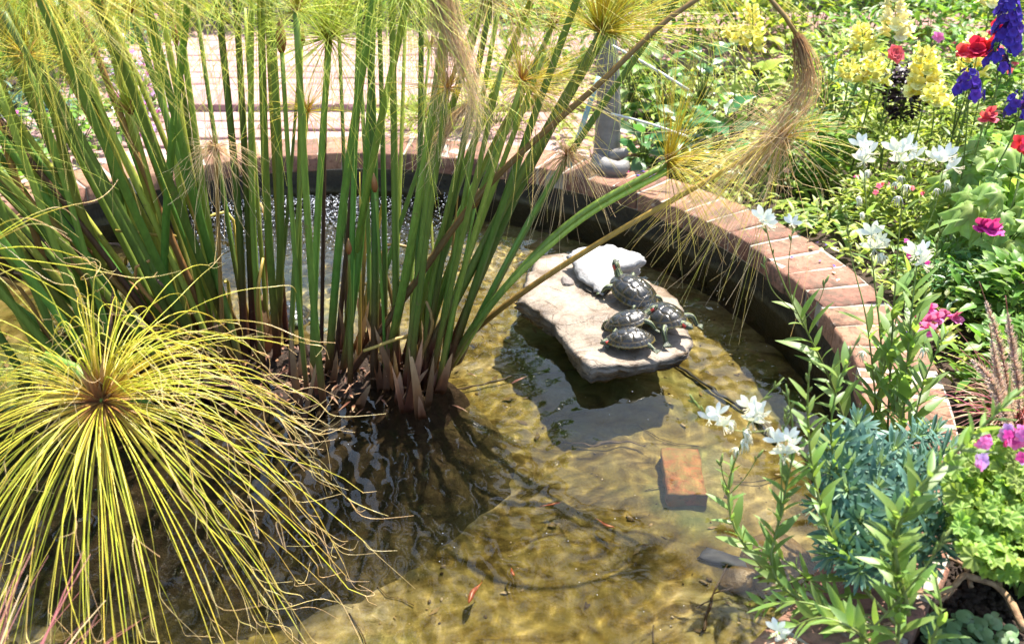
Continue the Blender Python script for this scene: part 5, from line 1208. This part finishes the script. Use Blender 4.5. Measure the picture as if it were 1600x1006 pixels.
def gstem(t, pts, r0, r1, leaves=(), buds=0, ltop=1.0, name='stem', nl=None, lsz=(.05, .085)):
    """pts: (px, py, depth). leaves: (from, to, how many)"""
    P = spline([aty(*p) for p in pts], 26); mb = MB(); mb.tubes(P, np.linspace(r0, r1, 26), 6); link(name, mb.mesh(name, M_GSTEM), t, Matrix.Identity(4))
    T = nrm(np.gradient(P, axis=0))
    for f0, f1, cnt in leaves:
        cnt = int(cnt * (1.45 if t is A1 else 1.15))
        for i in range(cnt):
            f = f0 + (f1 - f0) * (i + rnd.random()) / cnt; j = min(24, int(f * 25)); p = P[j] + (P[j+1] - P[j]) * (f * 25 - j); d0 = Vector(T[j])
            a = i * 2.4 + rnd.gauss(0, .4); e = d0.orthogonal().normalized(); e.rotate(Matrix.Rotation(a, 3, d0))
            d = d0 * rnd.uniform(.7, 1.6) + e; L = rnd.uniform(*lsz) * (1.38 if t is A1 else 1.1) * rnd.uniform(.7, 1.15) * (1.1 - .45 * f)
            link('leaf', GLM[i % 4], t, frame(p, d, d0 * .6 + Vector((0, -.2, .7)) - e * .2, (L, L * rnd.uniform(.85, 1.25), L)))
    for i in range(buds):
        f = 1 - .22 * (i / max(1, buds)); j = min(24, int(f * 25)); d0 = Vector(T[j]); e = d0.orthogonal().normalized(); e.rotate(Matrix.Rotation(i * 2.4, 3, d0))
        link('bud', GBM, t, frame(P[j], d0 + e * rnd.uniform(.25, .6), (0, 0, 1), rnd.uniform(.8, 1.4)))
    return P
def gflowers(t, items, sc=1.0):
    for px, py, Y, ang in items:
        a = math.radians(ang); link('flower', GFM[rnd.randrange(5)], t, frame(aty(px, py, Y), (math.cos(a) * .55, -.75, .25 + .3 * math.sin(a)), (rnd.gauss(0, .25), 0, 1), sc * 1.4 * rnd.uniform(.9, 1.15)))
def wilted(t, items):
    for px, py, Y in items: link('wilted_flower', GWM, t, frame(aty(px, py, Y), (rnd.gauss(0, 1), -.6, -.3), (0, 0, 1), rnd.uniform(1.2, 1.8)))
GG = 'white flowered wands'
A1 = thing('gaura_plant', 'white flowered plant whose tall wands rise above the brick rim, flowers in three heads', 'flowering plant', at(1385, 700, .16), GG)
gstem(A1, [(1365, 720, 2.12), (1378, 600, 2.2), (1362, 400, 2.28), (1352, 300, 2.3), (1350, 215, 2.3)], .0032, .0012, [(0, .42, 16), (.45, .9, 3)], 5)
gstem(A1, [(1385, 720, 2.08), (1392, 560, 2.15), (1402, 400, 2.2), (1410, 300, 2.22), (1412, 205, 2.22)], .0034, .0012, [(0, .5, 20), (.5, .9, 3)], 5)
gstem(A1, [(1405, 725, 2.02), (1415, 600, 2.08), (1425, 480, 2.12), (1432, 420, 2.14), (1440, 360, 2.14)], .0034, .0016, [(0, .75, 26)], 4)
gstem(A1, [(1350, 720, 2.1), (1385, 560, 2.2), (1430, 400, 2.28), (1462, 320, 2.3), (1480, 225, 2.3)], .0030, .0011, [(0, .4, 14), (.45, .9, 3)], 5)
gstem(A1, [(1340, 730, 2.05), (1300, 600, 2.1), (1262, 520, 2.12), (1215, 420, 2.15), (1190, 330, 2.15)], .0033, .0011, [(0, .65, 20)], 3)
gstem(A1, [(1238, 475, 2.13), (1232, 420, 2.13), (1238, 362, 2.13)], .0012, .0009, (), 2)
gstem(A1, [(1245, 490, 2.13), (1205, 450, 2.12), (1193, 408, 2.12)], .0012, .0009, (), 2)
gstem(A1, [(1252, 505, 2.12), (1280, 470, 2.12), (1290, 440, 2.12)], .0012, .0009, (), 2)
gstem(A1, [(1370, 640, 2.14), (1350, 480, 2.2), (1330, 400, 2.25), (1322, 330, 2.26)], .0026, .001, [(0, .5, 8)], 6)
gstem(A1, [(1395, 650, 2.1), (1440, 480, 2.15), (1462, 400, 2.2), (1470, 340, 2.2)], .0026, .001, [(0, .5, 10)], 6)
gstem(A1, [(1420, 700, 2.0), (1450, 580, 2.05), (1478, 520, 2.06)], .0028, .0014, [(0, 1, 16)], 2)
gflowers(A1, [(1345, 228, 2.29, 120), (1356, 240, 2.28, 60), (1350, 252, 2.29, 200), (1400, 236, 2.2, 150), (1418, 232, 2.2, 40), (1430, 246, 2.21, 10), (1408, 252, 2.21, 250), (1462, 250, 2.28, 150), (1478, 246, 2.28, 80), (1488, 262, 2.28, 20),
               (1362, 366, 2.22, 150), (1376, 378, 2.22, 40), (1366, 388, 2.22, 240), (1432, 398, 2.12, 170), (1444, 392, 2.12, 60), (1440, 412, 2.12, 330), (1192, 342, 2.13, 120), (1198, 350, 2.13, 20)], 1.12)
gflowers(A1, [(1237, 350, 2.13, 90)], .8)
wilted(A1, [(1352, 268, 2.28), (1408, 276, 2.2), (1418, 290, 2.2), (1398, 285, 2.2), (1462, 295, 2.28), (1476, 285, 2.28), (1344, 334, 2.27), (1405, 308, 2.2), (1338, 310, 2.27), (1380, 400, 2.2), (1372, 398, 2.2), (1440, 545, 2.06), (1350, 550, 2.1)])
A2 = thing('gaura_plant', 'white flowered plant sprawling out over the water in front of the blue green spurge', 'flowering plant', at(1430, 965, .16), GG)
gstem(A2, [(1400, 965, 1.5), (1290, 950, 1.52), (1190, 885, 1.56), (1140, 800, 1.6), (1142, 740, 1.62), (1160, 690, 1.63), (1180, 640, 1.64), (1225, 590, 1.64)], .0042, .0012, [(.1, .72, 34)], 8, lsz=(.045, .075))
gstem(A2, [(1410, 985, 1.45), (1300, 960, 1.47), (1210, 900, 1.5), (1225, 780, 1.55), (1240, 690, 1.57), (1228, 600, 1.58)], .0040, .0013, [(.15, .8, 40)], 6, lsz=(.05, .08))
gstem(A2, [(1172, 676, 1.63), (1210, 672, 1.62), (1150, 672, 1.63), (1108, 650, 1.63), (1080, 625, 1.63)], .0012, .0009, (), 6)
gstem(A2, [(1142, 770, 1.61), (1165, 745, 1.6), (1185, 712, 1.6)], .0011, .0009, [(0, .6, 2)], 2, lsz=(.02, .03))
gstem(A2, [(1140, 770, 1.61), (1130, 745, 1.61), (1126, 722, 1.61)], .0011, .0009, (), 2)
gstem(A2, [(1220, 800, 1.55), (1222, 735, 1.56), (1226, 680, 1.56), (1228, 640, 1.56)], .0014, .001, (), 8)
gstem(A2, [(1400, 975, 1.42), (1320, 880, 1.5), (1275, 760, 1.56), (1262, 640, 1.6), (1265, 565, 1.6)], .0042, .0014, [(.1, .85, 40)], 5, lsz=(.05, .085))
gstem(A2, [(1400, 960, 1.5), (1335, 800, 1.62), (1300, 700, 1.68), (1310, 600, 1.7), (1345, 520, 1.72)], .0036, .0014, [(.1, .9, 34)], 3, lsz=(.045, .08))
gstem(A2, [(1420, 960, 1.3), (1402, 830, 1.32), (1440, 760, 1.32), (1510, 690, 1.33), (1600, 605, 1.34)], .0045, .002, [(.05, .95, 44)], 2, lsz=(.05, .085))
gstem(A2, [(1360, 985, 1.3), (1410, 930, 1.3), (1450, 880, 1.3), (1478, 835, 1.3)], .0024, .0014, [(.1, .6, 7)], 10, lsz=(.03, .05))
gstem(A2, [(1390, 990, 1.4), (1280, 915, 1.5), (1200, 860, 1.56), (1165, 845, 1.58)], .0034, .0014, [(.1, 1, 22)], 1, lsz=(.04, .07))
gstem(A2, [(1400, 1000, 1.35), (1330, 965, 1.38), (1250, 940, 1.42), (1190, 945, 1.44)], .0036, .0016, [(.1, 1, 26)], 1, lsz=(.045, .08))
gstem(A2, [(1370, 1020, 1.3), (1330, 980, 1.3), (1290, 965, 1.32), (1225, 985, 1.34)], .003, .0016, [(.05, 1, 22)], 1, lsz=(.045, .075))
gstem(A2, [(1400, 1030, 1.28), (1405, 950, 1.3), (1395, 880, 1.32), (1400, 800, 1.33)], .0036, .0016, [(.1, 1, 24)], 2, lsz=(.05, .085))
gstem(A2, [(1440, 1030, 1.28), (1470, 960, 1.3), (1462, 900, 1.32)], .003, .0016, [(.1, 1, 12)], 1, lsz=(.04, .07))
gflowers(A2, [(1108, 655, 1.62, 120), (1122, 648, 1.62, 60), (1130, 664, 1.62, 330), (1172, 636, 1.63, 150), (1184, 644, 1.62, 60), (1190, 654, 1.62, 10), (1176, 658, 1.62, 240), (1215, 690, 1.55, 150), (1232, 684, 1.55, 60), (1238, 698, 1.55, 10), (1222, 708, 1.55, 280), (1230, 708, 1.55, 200),
               (1214, 985, 1.33, 120), (1226, 996, 1.33, 20)], .92)
wilted(A2, [(1140, 662, 1.62), (1162, 675, 1.62), (1158, 690, 1.62), (1166, 684, 1.62), (1152, 700, 1.62), (1205, 668, 1.61)])
# --- blue green spurge: rosettes of narrow leaves
M_SPURGE = plant('spurge_leaf', [(0, (.20, .29, .15)), (.25, (.085, .17, .115)), (.7, (.065, .145, .11)), (1, (.13, .23, .18))], .25, .5, .4, .015, .25, 1.3)
M_SPURGE2 = plant('spurge_leaf_fresh', [(0, (.27, .35, .15)), (.3, (.20, .29, .14)), (1, (.18, .29, .2))], .3, .5, .4, .015, .2)
SPM = [MB().add(*blade(1, .17, 7, .1 + .2 * v, .18, 2.0, .62, .3)).mesh('leaf', M_SPURGE) for v in range(4)] + [MB().add(*blade(1, .17, 7, .1 + .2 * v, .18, 2.0, .62, .3)).mesh('leaf', M_SPURGE2) for v in range(2)]
SG = 'blue green spurge plants'
def spurge(label, bpx, bpy, rosettes):
    b = at(bpx, bpy, .15); t = thing('spurge_plant', label, 'plant', b, SG)
    for px, py, Y, sz, ax_ in rosettes:
        p = aty(px, py, Y); ax = Vector(ax_).normalized()
        s = MB().tubes(spline([b, b.lerp(p, .5) - ax * .02, p - ax * .03, p], 10), np.linspace(.006, .004, 10), 6); so_ = link('stem', s.mesh('stem', M_GSTEM), t, Matrix.Identity(4))
        e1 = ax.orthogonal().normalized(); nl = 36
        for i in range(nl):
            f = i / nl; e = e1.copy(); e.rotate(Matrix.Rotation(i * 2.39996, 3, ax)); tilt = 1.55 - 1.25 * f + rnd.gauss(0, .12)
            d = ax * math.cos(tilt) + e * math.sin(tilt); L = sz * 1.15 * (1.0 - .5 * f**2) * rnd.uniform(.85, 1.1)
            q = p - ax * (.045 * (1 - f)); link('leaf', SPM[i % 4] if f < .8 else SPM[4 + i % 2], so_, frame(q + e * .004, d, ax - e * .2, L))
spurge('blue green narrow leaved spurge hanging over the rim, its nearer cushion', 1400, 860, [
    (1322, 765, 1.62, .062, (-.5, -.6, .6)), (1292, 735, 1.66, .055, (-.8, -.3, .5)), (1345, 815, 1.56, .06, (-.3, -.8, .5)), (1305, 830, 1.56, .058, (-.6, -.7, .3)), (1400, 800, 1.55, .062, (.0, -.8, .6)), (1372, 760, 1.62, .06, (-.1, -.6, .8)),
    (1440, 770, 1.58, .062, (.3, -.6, .7)), (1455, 815, 1.52, .06, (.5, -.7, .4)), (1365, 858, 1.50, .06, (-.2, -.9, .2)), (1320, 868, 1.50, .052, (-.5, -.8, .1)), (1270, 790, 1.62, .045, (-.9, -.4, .2)), (1420, 850, 1.48, .058, (.2, -.9, .3)), (1475, 850, 1.46, .058, (.5, -.8, .3)), (1500, 810, 1.5, .056, (.7, -.6, .3)), (1385, 890, 1.45, .055, (0, -1, .1)), (1345, 895, 1.45, .05, (-.3, -.9, .1)), (1295, 870, 1.52, .05, (-.7, -.6, .1)), (1450, 880, 1.44, .055, (.3, -.9, .2))])
spurge('blue green narrow leaved spurge behind, rising towards the bricks', 1440, 760, [
    (1315, 690, 1.74, .058, (-.5, -.4, .8)), (1355, 700, 1.74, .06, (-.2, -.4, .9)), (1400, 700, 1.74, .06, (.1, -.4, .9)), (1340, 660, 1.82, .052, (-.2, -.3, .9)), (1445, 720, 1.70, .06, (.4, -.4, .8)), (1415, 735, 1.66, .058, (.1, -.6, .8)),
    (1470, 735, 1.66, .06, (.6, -.4, .6)), (1435, 680, 1.8, .052, (.3, -.3, .9)), (1375, 725, 1.68, .056, (-.1, -.5, .8)), (1285, 700, 1.72, .05, (-.8, -.4, .5)), (1490, 770, 1.60, .06, (.6, -.5, .5)), (1485, 700, 1.74, .055, (.5, -.3, .8)), (1330, 725, 1.68, .056, (-.4, -.5, .7)), (1465, 670, 1.8, .05, (.3, -.2, .9))])
# --- scented pelargonium with pink flowers
M_PEL = plant('pelargonium_leaf', [(0, (.20, .29, .04)), (.5, (.17, .27, .045)), (1, (.26, .37, .07))], .42, .55, .35, .02, .28)
PLM = [MB().add(*fan_leaf(.025, 7, .13, 1, 162, -.2 + .1 * v, v, .14, 43)).mesh('leaf', M_PEL) for v in range(4)]
b = at(1560, 890, .14)
pel = thing('pelargonium', 'bushy pelargonium with frilly lime leaves and magenta flowers at the right edge', 'flowering plant', b)
mbs = MB()
for i in range(620):
    px = rnd.uniform(1478, 1660); py = rnd.uniform(680, 900)
    if (px - 1580)**2 / 100**2 + (py - 785)**2 / 110**2 > 1: continue
    Y = 1.60 - (py - 690) / 190 * .26 + rnd.uniform(-.03, .10); p = aty(px, py, Y)
    d = Vector((rnd.gauss(0, .7), -.5 + rnd.gauss(0, .5), .1 + rnd.gauss(0, .4)))
    link('leaf', PLM[i % 4], pel, frame(p, d, (rnd.gauss(0, .4), -.6 + rnd.gauss(0, .3), 1), rnd.uniform(.7, 1.15)))
    if i % 5 == 0: mbs.tubes(spline([b + Vector((rnd.gauss(0, .04), rnd.gauss(0, .03), 0)), b.lerp(p, .6) + Vector((0, .02, .02)), p], 7), np.linspace(.0035, .0015, 7), 5)
link('stem', mbs.mesh('stem', M_GSTEM), pel, Matrix.Identity(4))
PKM = [MB().add(*open_flower(.015, 5, .8, .15, v)).mesh('flower', M_PNK) for v in range(2)] + [MB().add(*open_flower(.015, 5, .8, .2, 7)).mesh('flower', M_MAG), MB().add(*open_flower(.015, 5, .8, .2, 8)).mesh('flower', M_LIL)]
for cx, cy, cnt, rr_, Y in ((1578, 682, 16, 26, 1.60), (1600, 690, 10, 18, 1.58), (1541, 700, 7, 13, 1.58), (1530, 724, 5, 10, 1.55), (1600, 720, 5, 9, 1.54), (1535, 730, 3, 6, 1.54)):
    for i in range(cnt):
        p = aty(cx + rnd.gauss(0, rr_ * .5), cy - 6 + rnd.gauss(0, rr_ * .32), Y - .05 + rnd.uniform(-.02, .02)); link('flower', PKM[rnd.choice((0, 0, 1, 1, 2, 3))], pel, frame(p, (rnd.gauss(0, .5), -.8, .5 + rnd.gauss(0, .2)), (0, 0, 1), rnd.uniform(.7, 1.0)))
# --- purple fountain grass
M_PGR = plant('purple_grass_blade', [(0, (.13, .04, .04)), (.5, (.21, .045, .06)), (1, (.30, .13, .10))], .35, .45, .4, .02, .35)
M_STRAW = plant('straw_blade', [(0, (.30, .22, .10)), (1, (.55, .44, .24))], .3, .5, .3, .01, .2, 1.2)
M_HEAD = plant('grass_head', [(0, (.50, .30, .24)), (1, (.80, .66, .54))], .3, .6, .3, .02, .25, 1.2)
def fountain(label, b, nb, Lr, heads, spread, lean, wb=.006, group=None):
    t = thing('purple_grass', label, 'ornamental grass', b, group)
    for i in range(nb):
        a = rnd.uniform(0, 6.28); L = rnd.uniform(*Lr); e = Vector((math.cos(a), math.sin(a), 0)) * spread * rnd.uniform(.2, 1.2) + Vector(lean)
        u = np.linspace(0, 1, 10)[:, None]; d = np.array(Vector((0, 0, 1)) + e * .7); d = d / np.linalg.norm(d); dr_ = rnd.uniform(.1, .75)
        P = np.array(b) + [rnd.gauss(0, .02), rnd.gauss(0, .02), 0] + d * L * u + (np.array(e) * .5 + [0, 0, -1]) * L * dr_ * u**2.2
        mb = MB(); T = nrm(np.gradient(P, axis=0)); sd = nrm(np.cross(T, [0, -.4, 1.])); w_ = (wb * rnd.uniform(.6, 1.2) * (1 - .85 * u**1.5)) / 2
        V = np.concatenate([P + sd * w_, P + np.cross(T, sd) * w_ * .35, P - sd * w_]); Q = [(c*10 + k, c*10 + k + 1, (c+1)*10 + k + 1, (c+1)*10 + k) for c in range(2) for k in range(9)]
        mb.add(V, np.array(Q), np.tile(u[:, 0], 3)); link('blade', mb.mesh('blade', M_STRAW if i % 6 == 0 else M_PGR), t, Matrix.Identity(4))
    for pts, wd in heads:
        P = spline([b] + [aty(*p) for p in pts], 40); mb = MB(); mb.tubes(P, np.linspace(.0018, .001, 40), 5)
        hs = link('stem', mb.mesh('stem', M_PGR), t, Matrix.Identity(4)); mb = MB()
        k0 = int(40 * (1 - wd)); n_ = 800; f = np.array([rnd.random() for _ in range(n_)]); j = k0 + f * (38.9 - k0); ji = j.astype(int)
        C = P[ji] + (P[np.minimum(ji + 1, 39)] - P[ji]) * (j - ji)[:, None]; T = nrm(P[np.minimum(ji + 1, 39)] - P[ji]); q = nrm(rng.normal(size=(n_, 3))); q = nrm(q - (q * T).sum(1, keepdims=True) * T)
        prof = (np.sin(np.clip(f * 1.05 + .08, 0, 1) * math.pi))**.5 * .019; l_ = (prof * rng.uniform(.55, 1.15, n_))[:, None]
        K = C[:, None] + (q * .8 + T * .75)[:, None] * l_[:, None] * np.linspace(0, 1, 3)[None, :, None]
        mb.tubes(K, np.array([.0013, .0009, .0002]), 3, r=rng.random(n_)); tag(link('seed_head', mb.mesh('seed_head', M_HEAD), hs, Matrix.Identity(4)), kind='stuff')
    return t
fountain('purple fountain grass with fuzzy tan seed heads beside the brick rim', at(1590, 690, .14), 150, (.20, .40), [
    ([(1578, 620, 1.98), (1562, 540, 1.98), (1530, 440, 1.98)], .62), ([(1590, 600, 1.95), (1580, 530, 1.95), (1571, 462, 1.95)], .55), ([(1572, 640, 1.9), (1556, 570, 1.9), (1546, 505, 1.9)], .5), ([(1570, 650, 1.86), (1545, 590, 1.86), (1500, 545, 1.86)], .45)], .55, (-.38, -.1, 0))
c3 = Vector((-.80, .76, .14))
fountain('purple grass with straw coloured tips in the lower left corner', c3, 60, (.45, .85), (), .32, (.0, .85, 0), .006)
# --- soil edge, brown stems and small round leaves at the lower right
M_BARK = NT('brown_bark'); g_ = M_BARK.obj(); M_BARK = M_BARK.surf(M_BARK.ramp(M_BARK.noise(40, 5, .7), [(.3, (.13, .075, .04)), (.6, (.30, .19, .10)), (.8, (.42, .30, .18))]), .8, .2, M_BARK.bump(M_BARK.noise(90, 4, .7), .6, .004))
wt = thing('woody_stem', 'gnarled brown woody stem lying on dark soil under the pelargonium', 'stem', at(1560, 930, .14))
for pts, r0, r1 in (([(1605, 985), (1580, 948), (1562, 916), (1515, 902), (1475, 922), (1425, 928)], .009, .004), ([(1562, 915), (1560, 880), (1575, 840)], .008, .005), ([(1520, 918), (1500, 880), (1470, 862), (1440, 870)], .005, .003), ([(1490, 922), (1440, 950), (1410, 968), (1380, 975)], .006, .003), ([(1560, 905), (1530, 885), (1500, 905)], .004, .002)):
    P = spline([at(x, y, .155 + .01 * i) for i, (x, y) in enumerate(pts)], 18); P = P + np.c_[vnoise(P, 60, 3) * .003, vnoise(P, 50, 4) * .003, vnoise(P, 40, 5) * .003]
    link('branch', MB().tubes(P, np.linspace(r0, r1, 18) * (1 + .15 * vnoise(P, 90, 8)), 7).mesh('branch', M_BARK), wt, Matrix.Identity(4))
M_ROUND = plant('round_leaf', [(0, (.13, .20, .07)), (1, (.12, .21, .08))], .3, .5, .4, .015, .25)
RLM = [MB().add(*fan_leaf(.013, 1, .02, 0, 165, .2, v, .02, 19)).mesh('leaf', M_ROUND) for v in range(2)]
cr = thing('creeping_plant', 'creeping plant with small round leaves on the soil at the lower right corner', 'plant', at(1500, 985, .14))
for i in range(120):
    p = at(rnd.uniform(1445, 1585), rnd.uniform(958, 1030), .15 + rnd.uniform(0, .035)); a = rnd.uniform(0, 6.28)
    link('leaf', RLM[i % 2], cr, frame(p, (math.cos(a), math.sin(a), .2), (rnd.gauss(0, .3), -.5, 1), rnd.uniform(.7, 1.3)))
mb = MB(); ch = [(.0, .0), (1, .2), (.7, 1), (.1, .8)]
for i in range(700):
    p = at(rnd.uniform(1380, 1620), rnd.uniform(860, 1030), SOIL + .006); s_ = rnd.uniform(.003, .012)
    mb.add(IV * [s_ * rnd.uniform(.6, 1.4), s_, s_ * .5] + np.array(p), IF)
tag(link('bark_chips', mb.mesh('bark_chips', M_SOIL)), 'dark bark chips on the soil', 'bark chips', None, 'stuff')
bush('leafy_bush', 'green leaves under the pelargonium at the right edge', 'plant', at(1610, 900, .13), .12, .10, 160, ovate(.05, .02), M_GLEAF, group=G2)
# --- fallen petals on the rim
def petal_on(px, py, m_, s_, lb, cnt=1, cat='petal', sp=.012, name='fallen_petal'):
    p0 = at(px, py, RIM + .004); mb = MB()
    for i in range(cnt):
        p = p0 + Vector((rnd.gauss(0, sp), rnd.gauss(0, sp), .001 + .004 * (i > 0))) if cnt > 1 else p0
        mb.inst(petal(s_ * rnd.uniform(.8, 1.2), s_ * .7, .6), [frame(p, (rnd.gauss(0, 1), rnd.gauss(0, 1), .12), (rnd.gauss(0, .3), rnd.gauss(0, .3), 1))])
    tag(link(name, mb.mesh(name, m_)), lb, cat, 'petals fallen on the brick rim')
for px, py, w_ in ((1274, 379, 'above the pair of yellow petals'), (1291, 383, 'between the yellow petals and the pale blossom'), (1281, 408, 'left of two, on the brick below the yellow petals'), (1301, 413, 'right of two, on the brick below the yellow petals'),
        (1394, 478, 'alone on a red brick before the fallen pink flowers'), (1462, 516, 'just in front of the fallen pink flowers'), (1495, 527, 'at the outer edge of the rim by the purple grass'), (1450, 545, 'below the fallen pink flowers'), (1240, 402, 'nearest the hanging papyrus rays'), (1415, 520, 'between the gaura leaves on the rim')):
    petal_on(px, py, M_BLUEP, .014, 'blue petal on the rim ' + w_, 1)
petal_on(1279, 388, M_YEL, .018, 'pair of yellow petals on the bricks, left of the pale one', 2); petal_on(1308, 391, M_PALEY, .022, 'pale yellow blossom fallen on the bricks', 4)
petal_on(1300, 432, M_PALEY, .018, 'cream petals on a red brick of the rim', 2); petal_on(1404, 450, M_YEL, .018, 'single yellow petal at the outer end of a rim brick', 1)
petal_on(977, 271, M_MAG, .022, 'pink blossom fallen on the rim beside the statue foot', 4); petal_on(1012, 276, M_PUR, .028, 'purple blossom fallen on the rim under the golden umbel', 6, sp=.02)
fb = at(1452, 500, RIM)
sp_ = thing('fallen_snapdragon', 'cluster of pink magenta snapdragon flowers lying on the brick rim', 'flower', fb, None)
for i in range(9):
    p = at(1455 + rnd.gauss(0, 20), 497 + rnd.gauss(0, 11), RIM + .014 + rnd.uniform(0, .02)); link('floret', fl_mesh('snap', M_PNK, i % 3), sp_, frame(p, (rnd.gauss(0, .6), -.7, .3), (0, 0, 1), rnd.uniform(1.0, 1.5)))
for i in range(2): link('floret', fl_mesh('snap', M_PALEY, i), sp_, frame(at(1462 + 8 * i, 516, RIM + .012), (.3, -.8, .2), (0, 0, 1), 1.2))
link('stem', MB().tubes(spline([fb + Vector((.05, .03, .012)), fb + Vector((0, .01, .018)), fb + Vector((-.05, -.02, .02))], 8), .0025, 5).mesh('stem', M_STALK), sp_, Matrix.Identity(4))
